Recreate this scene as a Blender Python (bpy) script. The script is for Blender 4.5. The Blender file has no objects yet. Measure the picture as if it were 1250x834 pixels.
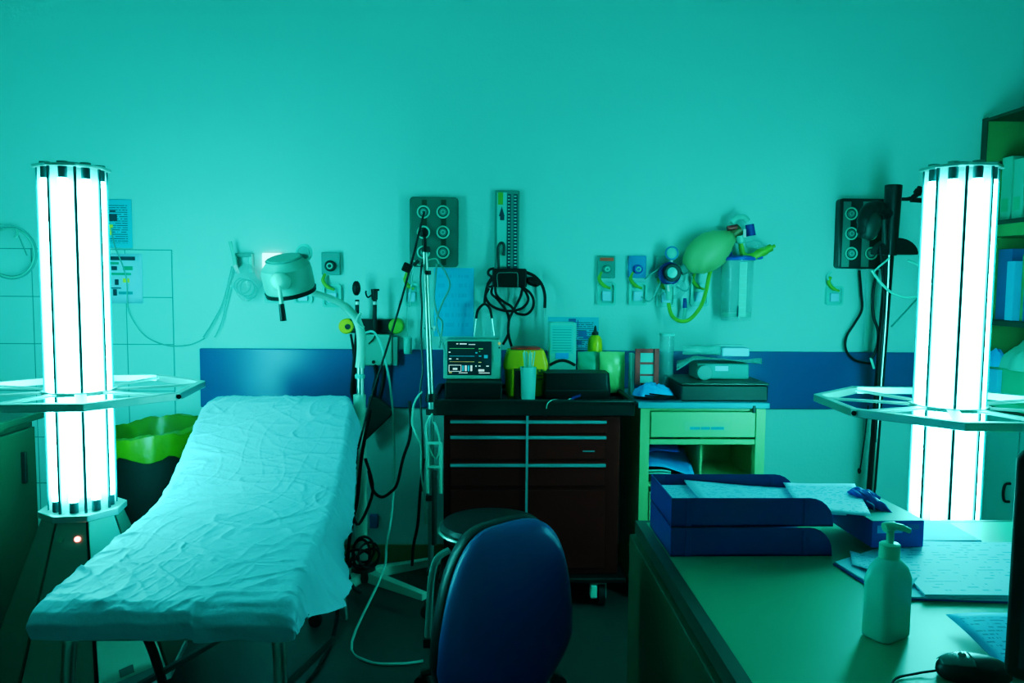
import bpy, math, random
from mathutils import Vector, Matrix, noise
random.seed(7)
PI = math.pi
sc = bpy.context.scene
COL = sc.collection
V = Vector

# ------------------------------------------------------------------ camera
FPX, CH = 950.0, 1.37
_p, _r, _y = math.radians(4.34), math.radians(0.5), math.radians(1.9)
FWD = V((math.sin(_y)*math.cos(_p), math.cos(_y)*math.cos(_p), -math.sin(_p)))
_rt = V((math.cos(_y), -math.sin(_y), 0)); _up = V((math.sin(_y)*math.sin(_p), math.cos(_y)*math.sin(_p), math.cos(_p)))
RT = _rt*math.cos(_r) + _up*math.sin(_r)
UP = -_rt*math.sin(_r) + _up*math.cos(_r)
EYE = V((0, 0, CH))
cd = bpy.data.cameras.new('camera'); cam = bpy.data.objects.new('camera', cd); COL.objects.link(cam)
m3 = Matrix((RT, UP, -FWD)).transposed()
cam.matrix_world = Matrix.Translation(EYE) @ m3.to_4x4()
cd.sensor_width = 36; cd.lens = 36*FPX/1250; cd.clip_start = 0.05
sc.camera = cam

def ray(px, py): return FWD + RT*((px-625)/FPX) + UP*((417-py)/FPX)
def P(px, py, Y):                       # point of the room at depth Y seen at that pixel of the photo
    d = ray(px, py); return EYE + d*(Y/d.y)
def ZP(px, py, z):
    d = ray(px, py); return EYE + d*((z-CH)/d.z)
YW = 3.75
def W(px, py, off=0.0): return P(px, py, YW-off)

# ------------------------------------------------------------------ materials
def mat(name, col, rough=.5, metal=0, bump=0, bscale=60, var=.08, vscale=6, alpha=1, emit=None, estr=0, spec=.5, trans=0, coat=0, stretch=None):
    m = bpy.data.materials.new(name); m.use_nodes = True
    nt = m.node_tree; N = nt.nodes; L = nt.links
    b = N['Principled BSDF']
    b.inputs['Roughness'].default_value = rough; b.inputs['Metallic'].default_value = metal
    b.inputs['Specular IOR Level'].default_value = spec
    b.inputs['Alpha'].default_value = alpha
    b.inputs['Transmission Weight'].default_value = trans
    b.inputs['Coat Weight'].default_value = coat
    tc = N.new('ShaderNodeTexCoord'); mp = N.new('ShaderNodeMapping')
    L.new(tc.outputs['Object'], mp.inputs['Vector'])
    if stretch: mp.inputs['Scale'].default_value = stretch
    nz = N.new('ShaderNodeTexNoise'); nz.inputs['Scale'].default_value = vscale; nz.inputs['Detail'].default_value = 4
    L.new(mp.outputs['Vector'], nz.inputs['Vector'])
    cr = N.new('ShaderNodeMix'); cr.data_type = 'RGBA'
    c = V(col)
    cr.inputs['A'].default_value = (*(c*(1-var)), 1); cr.inputs['B'].default_value = (*[min(1, x*(1+var)) for x in c], 1)
    L.new(nz.outputs['Fac'], cr.inputs['Factor']); L.new(cr.outputs['Result'], b.inputs['Base Color'])
    if bump:
        n2 = N.new('ShaderNodeTexNoise'); n2.inputs['Scale'].default_value = bscale; n2.inputs['Detail'].default_value = 3
        L.new(mp.outputs['Vector'], n2.inputs['Vector'])
        bp = N.new('ShaderNodeBump'); bp.inputs['Strength'].default_value = bump; bp.inputs['Distance'].default_value = .01
        L.new(n2.outputs['Fac'], bp.inputs['Height']); L.new(bp.outputs['Normal'], b.inputs['Normal'])
    if emit:
        b.inputs['Emission Color'].default_value = (*emit, 1); b.inputs['Emission Strength'].default_value = estr
    return m

def printed(name, col, ink, rows=24, ax='XY', margin=.1, dens=.45, rough=.6, spots=0):
    """paper with rows of small printed writing"""
    m = mat(name, col, rough, var=.03)
    nt = m.node_tree; N = nt.nodes; L = nt.links; b = N['Principled BSDF']
    base = b.inputs['Base Color'].links[0].from_socket
    tc = N.new('ShaderNodeTexCoord'); sp = N.new('ShaderNodeSeparateXYZ'); L.new(tc.outputs['Generated'], sp.inputs[0])
    U_, V_ = sp.outputs[ax[0]], sp.outputs[ax[1]]
    def mth(op, a, b_=None):
        n = N.new('ShaderNodeMath'); n.operation = op
        for i, x in enumerate((a, b_)):
            if x is None: continue
            if isinstance(x, (int, float)): n.inputs[i].default_value = x
            else: L.new(x, n.inputs[i])
        return n.outputs[0]
    vr = mth('MULTIPLY', V_, rows)
    line = mth('LESS_THAN', mth('FRACT', vr), .42)
    cb = N.new('ShaderNodeCombineXYZ'); L.new(mth('MULTIPLY', U_, 14), cb.inputs[0]); L.new(mth('MULTIPLY', mth('FLOOR', vr), 7.3), cb.inputs[1])
    nz = N.new('ShaderNodeTexNoise'); nz.inputs['Scale'].default_value = 1.3; nz.inputs['Detail'].default_value = 5; L.new(cb.outputs[0], nz.inputs['Vector'])
    word = mth('GREATER_THAN', nz.outputs['Fac'], dens)
    mk = mth('MULTIPLY', mth('MULTIPLY', mth('GREATER_THAN', U_, margin), mth('LESS_THAN', U_, 1-margin)),
             mth('MULTIPLY', mth('GREATER_THAN', V_, margin), mth('LESS_THAN', V_, 1-margin)))
    f = mth('MULTIPLY', mth('MULTIPLY', line, word), mk)
    mx = N.new('ShaderNodeMix'); mx.data_type = 'RGBA'; L.new(f, mx.inputs['Factor']); L.new(base, mx.inputs['A'])
    mx.inputs['B'].default_value = (*ink, 1); L.new(mx.outputs['Result'], b.inputs['Base Color'])
    return m

M = {}
M['wall'] = mat('wall_paint', (.50, .80, .76), .75, bump=.12, bscale=90, var=.02, vscale=2)
M['ceil'] = mat('ceiling_paint', (.8, .95, .90), .9)
M['floor'] = mat('floor_vinyl', (.03, .05, .045), .3, bump=.05, bscale=12, var=.25, vscale=3)
M['band'] = mat('bumper_blue', (.0, .10, .27), .28, var=.04)
M['skirt'] = mat('skirting_brown', (.30, .22, .08), .5)
M['glow'] = mat('lamp_tube_glow', (.9, 1, 1), .3, emit=(.105, 1.0, .93), estr=36)
M['reflector'] = mat('bright_reflector', (.9, .95, .95), .35, metal=.2)
M['alu'] = mat('brushed_aluminium', (.55, .66, .62), .38, metal=.85, bump=.03, bscale=200, stretch=(1, 1, .05))
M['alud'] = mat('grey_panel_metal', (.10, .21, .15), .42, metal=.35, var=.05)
M['alulit'] = mat('panel_metal_painted_lit', (.55, .85, .70), .4, metal=.2)  # panel metal lightened in colour to imitate light falling on one base panel
M['cap'] = mat('dark_tube_cap', (.02, .11, .12), .4, metal=.3)
M['chrome'] = mat('chrome', (.5, .62, .54), .3, metal=1)
M['black'] = mat('black_plastic', (.004, .008, .008), .4, spec=.3)
M['rubber'] = mat('black_rubber', (.003, .007, .007), .55, spec=.25)
M['dark'] = mat('dark_grey_plastic', (.008, .03, .026), .45, spec=.35)
M['endpanel'] = mat('dark_end_panel', (.012, .05, .022), .5, spec=.25)
M['dgreen'] = mat('dark_green_laminate', (.012, .05, .03), .4, var=.05)
M['grey'] = mat('pale_grey_plastic', (.24, .44, .36), .42)
M['greyd'] = mat('mid_grey_plastic', (.12, .28, .25), .45)
M['white'] = mat('white_plastic', (.85, .9, .88), .35)
M['plateglow'] = mat('white_plate_painted_glow', (.9, .95, .95), .35, emit=(.8, 1, 1), estr=.9)  # plain switch plate, no lamp; emission stands in for bright reflected light
M['offw'] = mat('off_white_enamel', (.55, .80, .66), .4)
M['sheet'] = mat('thin_white_sheet', (.40, .56, .66), .65, bump=.25, bscale=45, var=.05, vscale=8)
M['matt'] = mat('mattress_vinyl', (.03, .10, .18), .4)
M['binblack'] = mat('black_bin_plastic', (.006, .010, .010), .5)
M['bag'] = mat('yellow_green_bin_bag', (.12, .17, .0), .35, bump=.4, bscale=25, alpha=.93)
M['yel'] = mat('yellow_plastic', (.9, .50, .0), .38)
M['yelbot'] = mat('yellow_green_plastic', (.85, .62, .0), .35)
M['redlid'] = mat('dark_red_lid', (.8, .03, .02), .4)
M['brown'] = mat('dark_brown_cart_metal', (.22, .004, .003), .5, var=.06, spec=.15)
M['tray'] = mat('cart_tray_plastic', (.003, .016, .015), .35, spec=.35)
M['strip'] = mat('pale_metal_strip', (.10, .34, .36), .4)
M['cabgreen'] = mat('pale_green_enamel', (.38, .57, .26), .38, var=.03)
M['deskgreen'] = mat('green_laminate', (.05, .31, .18), .42, var=.05, vscale=3)
M['deskedge'] = mat('dark_green_edging', (.015, .05, .035), .35)
M['blue'] = mat('blue_tray_plastic', (.0, .045, .26), .3, var=.04)
M['blue2'] = mat('blue_plastic', (.0, .10, .50), .4)
M['bluev'] = mat('blue_vinyl_upholstery', (.002, .05, .22), .40, bump=.03, bscale=150, var=.04)
M['bluepaper'] = printed('bright_blue_paper', (.0, .60, 1.0), (.0, .50, .88), 7, 'XZ', .1, .5)
M['cyanpaper'] = printed('pale_cyan_paper', (.55, .78, 1.0), (.16, .50, .72), 22, 'XY', .08, .54)
M['cyanpaper2'] = printed('pale_blue_form', (.12, .55, .92), (.01, .22, .50), 18, 'XY', .1, .5)
M['wallpaper1'] = printed('cyan_notice_paper', (.08, .55, .75), (.0, .12, .16), 22, 'XZ', .1, .42)
M['plainpaper'] = mat('plain_cyan_paper', (.55, .80, 1.0), .6, var=.03)
M['plainblue'] = mat('bright_blue_cloth', (.02, .42, .95), .7, bump=.3, bscale=20)
M['ink'] = mat('dark_print', (.0, .05, .08), .6)
M['inkg'] = mat('green_print', (.02, .35, .20), .6)
M['inky'] = mat('yellow_print', (.9, .8, .05), .6)
M['inkc'] = mat('teal_print', (.02, .30, .38), .6)
M['tile'] = mat('glazed_tile', (.50, .82, .78), .25, var=.02)
M['grout'] = mat('tile_grout', (.10, .32, .30), .8)
M['clear'] = mat('clear_plastic', (.55, .85, .8), .12, alpha=.30, spec=.8)
M['clear2'] = mat('milky_clear_plastic', (.40, .80, .66), .3, alpha=.78)
M['cleartube'] = mat('clear_tubing', (.30, .62, .56), .25, alpha=.6)
M['ambu'] = mat('green_silicone_bag', (.42, .55, .25), .4, alpha=.92, var=.05)
M['olive'] = mat('olive_tubing', (.30, .42, .04), .4)
M['skin_tag'] = mat('brown_fitting', (.18, .12, .04), .4)
M['holder'] = mat('frosted_holder', (.30, .70, .62), .35)
M['outlet'] = mat('outlet_grey_green', (.08, .30, .27), .45)
M['outblue'] = mat('outlet_blue', (.02, .25, .55), .45)
M['panelg'] = mat('connector_panel_green', (.04, .17, .14), .3, var=.25, vscale=18)
M['panelb'] = mat('connector_panel_black', (.006, .018, .018), .3, var=.2)
M['ringw'] = mat('pale_socket_ring', (.28, .72, .58), .4)
M['screen'] = mat('monitor_screen', (.0, .03, .04), .2)
M['scrw'] = mat('screen_white', (.4, .5, .5), .5, emit=(.45, .8, .75), estr=.7)
M['scrg'] = mat('screen_green', (.1, .4, .1), .5, emit=(.08, .45, .2), estr=.5)
M['scrc'] = mat('screen_cyan', (.0, .3, .4), .5, emit=(.02, .35, .45), estr=.5)
M['scry'] = mat('screen_yellow', (.4, .4, .1), .5, emit=(.35, .35, .12), estr=.6)
M['redled'] = mat('red_indicator', (1, .2, .15), .3, emit=(1, .22, .2), estr=6)
M['redw'] = mat('white_hot_indicator', (1, .8, .8), .3, emit=(1, .7, .65), estr=8)
M['gled'] = mat('dark_green_indicator', (.0, .22, .12), .3)
M['shelf'] = mat('bookshelf_olive', (.16, .34, .12), .5, var=.06)
M['shelfd'] = mat('shelf_dark_edge', (.008, .05, .03), .5)
M['binder'] = mat('pale_binder', (.22, .55, .42), .5)
M['binder2'] = mat('blue_binder', (.0, .16, .42), .5)
M['binder3'] = mat('green_binder', (.05, .36, .16), .5)
M['cloth'] = mat('pale_green_cloth', (.28, .62, .48), .8, bump=.4, bscale=20)
M['boxtop'] = mat('glove_box_top', (.04, .26, .20), .4)
M['card'] = mat('green_cardboard', (.10, .52, .30), .6)
M['frameb'] = mat('dark_red_frame', (.45, .03, .03), .4)
M['lblue'] = mat('blue_grey_worktop', (.10, .38, .50), .4)
M['foil'] = mat('crinkled_clear_wrap', (.35, .7, .62), .12, alpha=.6, bump=.7, bscale=30, spec=.9)
M['gel'] = mat('frosted_bottle_plastic', (.20, .72, .62), .28, alpha=.9)
M['pump'] = mat('pump_plastic', (.30, .72, .55), .35)
M['mouse1'] = mat('mouse_grey', (.05, .13, .12), .25)
M['pkg'] = mat('green_film_package', (.55, .80, .30), .25, bump=.5, bscale=25)
M['pkg2'] = mat('teal_film_package', (.12, .50, .34), .25, bump=.5, bscale=25)
M['steel'] = mat('dull_steel', (.35, .5, .47), .3, metal=.9)
M['red'] = mat('red_print', (.7, .06, .02), .5)

# ------------------------------------------------------------------ mesh builder
def catmull(pts, res, closed=False):
    pts = [V(p) for p in pts]
    if res <= 1 or len(pts) < 3: return pts
    n = len(pts); out = []
    for i in range(n if closed else n-1):
        if closed: a, b, c, d = pts[(i-1) % n], pts[i], pts[(i+1) % n], pts[(i+2) % n]
        else: a, b, c, d = pts[max(i-1, 0)], pts[i], pts[i+1], pts[min(i+2, n-1)]
        for k in range(res):
            t = k/res
            out.append(.5*((2*b) + (c-a)*t + (2*a-5*b+4*c-d)*t*t + (-a+3*b-3*c+d)*t*t*t))
    if not closed: out.append(pts[-1])
    return out

class MB:
    def __init__(s, T=None): s.v = []; s.f = []; s.m = []; s.mi = 0; s.T = T or Matrix()
    def add(s, vs, fs):
        k = len(s.v); s.v += [s.T @ V(p) for p in vs]
        s.f += [tuple(i+k for i in f) for f in fs]; s.m += [s.mi]*len(fs); return s
    def box(s, c, d, R=None):
        c = V(c); h = V(d)*.5; vs = []
        for x in (-1, 1):
            for y in (-1, 1):
                for z in (-1, 1):
                    p = V((x*h.x, y*h.y, z*h.z)); vs.append(c + (R @ p if R else p))
        return s.add(vs, [(0, 1, 3, 2), (4, 6, 7, 5), (0, 4, 5, 1), (2, 3, 7, 6), (0, 2, 6, 4), (1, 5, 7, 3)])
    def bb(s, x0, x1, y0, y1, z0, z1): return s.box(((x0+x1)/2, (y0+y1)/2, (z0+z1)/2), (x1-x0, y1-y0, z1-z0))
    def hexa(s, b, t):                       # two quads, same order
        return s.add(list(b)+list(t), [(3, 2, 1, 0), (4, 5, 6, 7), (0, 1, 5, 4), (1, 2, 6, 5), (2, 3, 7, 6), (3, 0, 4, 7)])
    def ring_loft(s, rings, capa=True, capb=True, closed=False):
        n = len(rings[0]); vs = [p for r in rings for p in r]; fs = []
        m = len(rings)
        for i in range(m if closed else m-1):
            j = (i+1) % m
            for k in range(n):
                l = (k+1) % n; fs.append((i*n+k, i*n+l, j*n+l, j*n+k))
        if capa and not closed: fs.append(tuple(range(n-1, -1, -1)))
        if capb and not closed: fs.append(tuple((m-1)*n+k for k in range(n)))
        return s.add(vs, fs)
    def frame(s, d):
        d = V(d).normalized(); a = V((0, 0, 1)) if abs(d.z) < .9 else V((1, 0, 0))
        x = d.cross(a).normalized(); return x, d.cross(x)
    def cyl(s, a, b, r, r2=None, n=16):
        a, b = V(a), V(b); r2 = r if r2 is None else r2; x, y = s.frame(b-a)
        return s.ring_loft([[c + x*q*math.cos(2*PI*k/n) + y*q*math.sin(2*PI*k/n) for k in range(n)] for c, q in ((a, r), (b, r2))])
    def lathe(s, prof, c, ax=(0, 0, 1), n=24, cap=True, ph=0):
        c = V(c); ax = V(ax).normalized()
        if abs(ax.z) > .999: x, y = V((1, 0, 0)), V((0, 1, 0))
        else: x, y = s.frame(ax)
        return s.ring_loft([[c + ax*h + x*max(r, 1e-5)*math.cos(2*PI*k/n+ph) + y*max(r, 1e-5)*math.sin(2*PI*k/n+ph) for k in range(n)] for r, h in prof], cap, cap)
    def tube(s, pts, r, n=7, res=5, closed=False):
        p = catmull(pts, res, closed); m = len(p)
        x = None; rings = []
        for i in range(m):
            if closed: t = (p[(i+1) % m]-p[i-1])
            else: t = p[min(i+1, m-1)]-p[max(i-1, 0)]
            if t.length < 1e-9: t = V((0, 0, 1))
            t.normalize()
            if x is None: x, _ = s.frame(t)
            x = (x - t*x.dot(t)).normalized(); y = t.cross(x)
            rr = r[min(int(i*len(r)/m), len(r)-1)] if isinstance(r, (list, tuple)) else r
            rings.append([p[i] + x*rr*math.cos(2*PI*k/n) + y*rr*math.sin(2*PI*k/n) for k in range(n)])
        return s.ring_loft(rings, closed=closed)
    def torus(s, c, ax, R, r, n=24, m=8):
        c = V(c); x, y = s.frame(ax)
        return s.tube([c + x*R*math.cos(2*PI*k/n) + y*R*math.sin(2*PI*k/n) for k in range(n)], r, m, 1, True)
    def ball(s, c, r, n=16, R=None):
        c = V(c); r = V(r) if hasattr(r, '__len__') else V((r, r, r)); rings = []
        for i in range(1, n//2):
            a = PI*i/(n//2); ring = []
            for k in range(n):
                p = V((math.sin(a)*math.cos(2*PI*k/n)*r.x, math.sin(a)*math.sin(2*PI*k/n)*r.y, -math.cos(a)*r.z))
                ring.append(c + (R @ p if R else p))
            rings.append(ring)
        return s.ring_loft(rings)
    def prism(s, pts, d):                    # planar outline extruded by d
        d = V(d); pts = [V(p) for p in pts]; n = len(pts)
        return s.add(pts + [p+d for p in pts], [tuple(range(n-1, -1, -1)), tuple(range(n, 2*n))] + [(k, (k+1) % n, n+(k+1) % n, n+k) for k in range(n)])
    def grid(s, fn, nu, nv):
        vs = [fn(i/(nu-1), j/(nv-1)) for i in range(nu) for j in range(nv)]
        return s.add(vs, [(i*nv+j, (i+1)*nv+j, (i+1)*nv+j+1, i*nv+j+1) for i in range(nu-1) for j in range(nv-1)])
    def build(s, name, mats, parent=None, bevel=0, sub=0, solid=0, inv=None, ang=38):
        import bmesh
        me = bpy.data.meshes.new(name)
        T = inv if inv is not None else Matrix()
        me.from_pydata([T @ p for p in s.v], [], s.f)
        mats = mats if isinstance(mats, (list, tuple)) else [mats]
        for q in mats: me.materials.append(M[q])
        me.polygons.foreach_set('material_index', s.m)
        bm = bmesh.new(); bm.from_mesh(me)
        bmesh.ops.remove_doubles(bm, verts=bm.verts, dist=1e-5)
        bmesh.ops.recalc_face_normals(bm, faces=bm.faces)
        for f in bm.faces: f.smooth = True
        for e in bm.edges:
            if len(e.link_faces) == 2 and e.calc_face_angle(0) > math.radians(ang): e.smooth = False
        bm.to_mesh(me); bm.free(); me.update()
        o = bpy.data.objects.new(name, me); COL.objects.link(o)
        if parent: o.parent = parent
        if solid:
            q = o.modifiers.new('thickness', 'SOLIDIFY'); q.thickness = solid; q.offset = 0
        if bevel:
            q = o.modifiers.new('bevel', 'BEVEL'); q.width = bevel; q.segments = 2; q.limit_method = 'ANGLE'; q.angle_limit = .6
            q.harden_normals = True
        if sub:
            q = o.modifiers.new('sub', 'SUBSURF'); q.levels = sub; q.render_levels = sub
        return o

INV = {}
def tag(o, label, cat, group=None):
    o['label'] = label; o['category'] = cat
    if group: o['group'] = group
    return o
def thing(name, label, cat, loc, rz=0, group=None):
    o = bpy.data.objects.new(name, None); COL.objects.link(o); o.empty_display_size = .05
    o.location = loc; o.rotation_euler = (0, 0, rz)
    INV[o.name] = (Matrix.Translation(V(loc)) @ Matrix.Rotation(rz, 4, 'Z')).inverted()
    return tag(o, label, cat, group)
def part(mb, name, mats, parent, **k):
    lab = k.pop('label', None)
    o = mb.build(name, mats, parent, inv=INV[parent.name], **k); INV[o.name] = INV[parent.name]
    if lab: o['label'] = lab
    return o
def solo(mb, name, mats, label, cat, group=None, **k):
    xs = [p.x for p in mb.v]; ys = [p.y for p in mb.v]; zs = [p.z for p in mb.v]
    c = V(((min(xs)+max(xs))/2, (min(ys)+max(ys))/2, min(zs)))
    o = mb.build(name, mats, None, inv=Matrix.Translation(-c), **k); o.location = c
    return tag(o, label, cat, group)
def struct(mb, name, mats, **k):
    o = mb.build(name, mats, None, **k); o['kind'] = 'structure'; return o
def dup(root, loc, rz=0, label=None):
    def cp(o, par):
        c = o.copy(); COL.objects.link(c); c.parent = par
        for ch in list(o.children): cp(ch, c)
        return c
    r = cp(root, None); r.location = loc; r.rotation_euler = (0, 0, rz)
    if label: r['label'] = label
    return r
def wire(name, pts, r, m, label, cat='cable', group=None, **k):
    return solo(MB().tube(pts, r, **k), name, m, label, cat, group)
def TR(loc, rz=0): return Matrix.Translation(V(loc)) @ Matrix.Rotation(rz, 4, 'Z')

# ------------------------------------------------------------------ room
XL, XR, Y0, ZC = -2.75, 2.85, -1.6, 2.95
struct(MB().bb(XL-.1, XR+.1, YW, YW+.1, 0, ZC), 'wall_back', 'wall')
struct(MB().bb(XL-.1, XL, Y0, YW, 0, ZC), 'wall_left', 'wall')
struct(MB().bb(XR, XR+.1, Y0, YW, 0, ZC), 'wall_right', 'wall')
struct(MB().bb(XL-.1, XR+.1, Y0-.1, Y0, 0, ZC), 'wall_front', 'wall')
struct(MB().bb(XL-.1, XR+.1, Y0-.1, YW+.1, -.08, 0), 'floor', 'floor')
struct(MB().bb(XL-.1, XR+.1, Y0-.1, YW+.1, ZC, ZC+.08), 'ceiling', 'ceil')
struct(MB().bb(XL, XR, YW-.014, YW, 0, .085), 'baseboard_back', 'skirt', bevel=.003)
# blue bumper rail
a = W(245, 425); b = W(1118, 500)
mb = MB().bb(a.x, b.x, YW-.022, YW, .762, 1.045)
struct(mb, 'trim_1', 'band', bevel=.006)
# pipe chase in the corner behind the black pole
q = W(1058, 300)
struct(MB().bb(q.x, q.x+.022, YW-.02, YW-.0005, 1.05, 1.62), 'trim_2', 'wall', bevel=.004)
# tiled splashback
mb = MB(); TZ = 1.508; TS = .2235
mb.bb(XL, -1.485, YW-.006, YW, .0, TZ)
mb.mi = 1
for k in range(7):
    z = TZ - k*TS
    if z > 0: mb.bb(XL, -1.485, YW-.0072, YW-.0055, z-.002, z+.002)
for k in range(7):
    x = -1.487 - k*.2165
    if x > XL: mb.bb(x-.0018, x+.0018, YW-.0072, YW-.0055, 0, TZ)
struct(mb, 'trim_3', ['tile', 'grout'])

# ------------------------------------------------------------------ disinfection lamp towers
LX, LY, RX, RY = -1.318, 2.55, 1.407, 2.30
ZB, ZT, ZR = .628, 1.714, 1.007
def lamp_tower(x, y, label, rz):
    T = TR((x, y, 0), rz); t = thing('ultraviolet_lamp_tower', label, 'lamp', (x, y, 0), rz, 'tube lamp towers')
    def oc(r, z, ph=math.radians(4)-PI/2, n=8, dy=0): return [V((r*math.cos(ph+k*PI/4), r*math.sin(ph+k*PI/4), z)) for k in range(n)]
    # body frustum
    part(MB(T).ring_loft([oc(.287, .10), oc(.110, ZB-.025)]), 'base_core', 'black', t)
    for k in range(8):
        lo, hi, lo2, hi2 = oc(.304, .10), oc(.119, ZB-.022), oc(.291, .10), oc(.107, ZB-.022)
        l = (k+1) % 8; g = .03
        def mixp(a, b, f): return a*(1-f)+b*f
        B = [mixp(lo[k], lo[l], g), mixp(lo[k], lo[l], 1-g), mixp(lo2[k], lo2[l], 1-g), mixp(lo2[k], lo2[l], g)]
        H = [mixp(hi[k], hi[l], g*1.4), mixp(hi[k], hi[l], 1-g*1.4), mixp(hi2[k], hi2[l], 1-g*1.4), mixp(hi2[k], hi2[l], g*1.4)]
        pn = part(MB(T).hexa(B, H), 'side_panel', 'alulit' if k == 0 else 'alud', t, bevel=.002)
        nrm = ((lo[l]-lo[k]).cross(hi[k]-lo[k])).normalized()
        if k == 7:
            for f, mm, nm, lb in ((.25, 'gled', 'indicator_light', 'dark green indicator light'), (.72, 'redled', 'indicator_light', 'glowing red indicator light')):
                c = mixp(mixp(lo[k], lo[l], f), mixp(hi[k], hi[l], f), .90)
                o = part(MB(T).cyl(c-nrm*.002, c+nrm*.006, .0085, n=16), nm, mm, pn, label=lb)
                if mm == 'redled': part(MB(T).ball(c+nrm*.007, .0045, 10), 'hot_spot', 'redw', t)
        if k == 0:
            c = mixp(mixp(lo[k], lo[l], .42), mixp(hi[k], hi[l], .42), .10); u = (lo[l]-lo[k]).normalized(); w = nrm.cross(u)
            q = MB(T); q.prism([c-u*.022-w*.012+nrm*.001, c+u*.022-w*.012+nrm*.001, c+u*.022+w*.012+nrm*.001, c-u*.022+w*.012+nrm*.001], nrm*.002)
            part(q, 'name_plate', 'greyd', pn)
            c = mixp(mixp(lo[k], lo[l], .5), mixp(hi[k], hi[l], .5), .02)
            q = MB(T); q.prism([c-u*.09-w*.02+nrm*.001, c+u*.09-w*.02+nrm*.001, c+u*.09+w*.022+nrm*.001, c-u*.09+w*.022+nrm*.001], nrm*.002)
            part(q, 'rating_label', 'outlet', pn)
    part(MB(T).ring_loft([oc(.130, ZB-.022), oc(.130, ZB)]), 'base_plate', 'alu', t, bevel=.003)
    part(MB(T).ring_loft([oc(.31, .075), oc(.31, .10)]), 'foot_plate', 'alu', t, bevel=.003)
    for k in range(4):
        a_ = PI/4 + k*PI/2; c = V((.235*math.cos(a_), .235*math.sin(a_), 0))
        w = part(MB(T).cyl(c+V((0, -.012, .034)), c+V((0, .012, .034)), .033, n=20), 'caster', 'rubber', t)
        part(MB(T).box(c+V((0, 0, .058)), (.04, .036, .034)), 'caster_fork', 'steel', w)
    # reflector core with eight fins
    mb = MB(T); mb.ring_loft([oc(.062, ZB, ph=math.radians(4)-PI/2), oc(.062, ZT)])
    for k in range(8):
        a_ = math.radians(4)-PI/2+k*PI/4; u = V((math.cos(a_), math.sin(a_), 0)); w = V((-u.y, u.x, 0))
        mb.mi = 0; mb.hexa([u*.058-w*.0012+V((0, 0, ZB)), u*.0965-w*.0012+V((0, 0, ZB)), u*.0965+w*.0012+V((0, 0, ZB)), u*.058+w*.0012+V((0, 0, ZB))],
                           [u*.058-w*.0012+V((0, 0, ZT)), u*.0965-w*.0012+V((0, 0, ZT)), u*.0965+w*.0012+V((0, 0, ZT)), u*.058+w*.0012+V((0, 0, ZT))])
        mb.mi = 1; mb.hexa([u*.0960-w*.0042+V((0, 0, ZB)), u*.1005-w*.0042+V((0, 0, ZB)), u*.1005+w*.0042+V((0, 0, ZB)), u*.0960+w*.0042+V((0, 0, ZB))],
                           [u*.0960-w*.0042+V((0, 0, ZT)), u*.1005-w*.0042+V((0, 0, ZT)), u*.1005+w*.0042+V((0, 0, ZT)), u*.0960+w*.0042+V((0, 0, ZT))])
    part(mb, 'reflector', ['reflector', 'cap'], t)
    for k in range(8):
        a_ = math.radians(4+22.5)-PI/2+k*PI/4; c = V((.082*math.cos(a_), .082*math.sin(a_), 0))
        tb = part(MB(T).cyl(c+V((0, 0, ZB+.035)), c+V((0, 0, ZT-.035)), .0145, n=14), 'lamp_tube', 'glow', t)
        for z0, z1 in ((ZB, ZB+.042), (ZT-.036, ZT)):
            part(MB(T).cyl(c+V((0, 0, z0)), c+V((0, 0, z1)), .0135, n=14), 'tube_cap', 'cap', tb)
    tp = part(MB(T).ring_loft([oc(.112, ZT), oc(.112, ZT+.009)]), 'top_plate', 'alu', t, bevel=.002)
    part(MB(T).cyl((0, 0, ZT+.009), (0, 0, ZT+.022), .03, n=24), 'centre_knob', 'greyd', tp)
    for k in range(8):
        a_ = math.radians(4+22.5)-PI/2+k*PI/4; c = V((.082*math.cos(a_), .082*math.sin(a_), ZT+.009))
        part(MB(T).cyl(c, c+V((0, 0, .007)), .016, n=14), 'screw_cap', 'greyd', tp)
    # handling ring: octagonal rail and spokes
    mb = MB(T); ph = -PI/2+math.radians(1)
    rings = []
    for k in range(8):
        a_ = ph + k*PI/4; u = V((math.cos(a_), math.sin(a_), 0))
        rings.append([u*r + V((0, 0, z)) for r, z in ((.360, ZR-.012), (.385, ZR-.012), (.385, ZR+.012), (.360, ZR+.012))])
    mb.ring_loft(rings, closed=True)
    rail = part(mb, 'ring_rail', 'alu', t, bevel=.003)
    for k in (1, 7):
        a_ = ph + k*PI/4; u = V((math.cos(a_), math.sin(a_), 0))
        part(MB(T).cyl(u*.374+V((0, 0, ZR))-V((0, .01, 0)), u*.374+V((0, -.017, ZR)), .007, n=12), 'bolt', 'black', rail)
    for k in range(8):
        a_ = ph + k*PI/4; u = V((math.cos(a_), math.sin(a_), 0)); w = V((-u.y, u.x, 0))
        b4 = [u*.098-w*.016, u*.362-w*.016, u*.362+w*.016, u*.098+w*.016]
        part(MB(T).hexa([p+V((0, 0, ZR-.003)) for p in b4], [p+V((0, 0, ZR+.003)) for p in b4]), 'ring_spoke', 'alu', t, bevel=.001)
    mb = MB(T); mb.ring_loft([oc(.103, ZR-.006), oc(.112, ZR-.006), oc(.112, ZR+.006), oc(.103, ZR+.006)], closed=True)
    part(mb, 'ring_collar', 'alu', t)
    return t
lampL = lamp_tower(LX, LY, 'glowing octagonal tube lamp tower beyond the foot of the examination couch', math.radians(27.3))
dup(lampL, (RX, RY, 0), math.radians(-26.5), 'glowing octagonal tube lamp tower behind the green desk')

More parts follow.
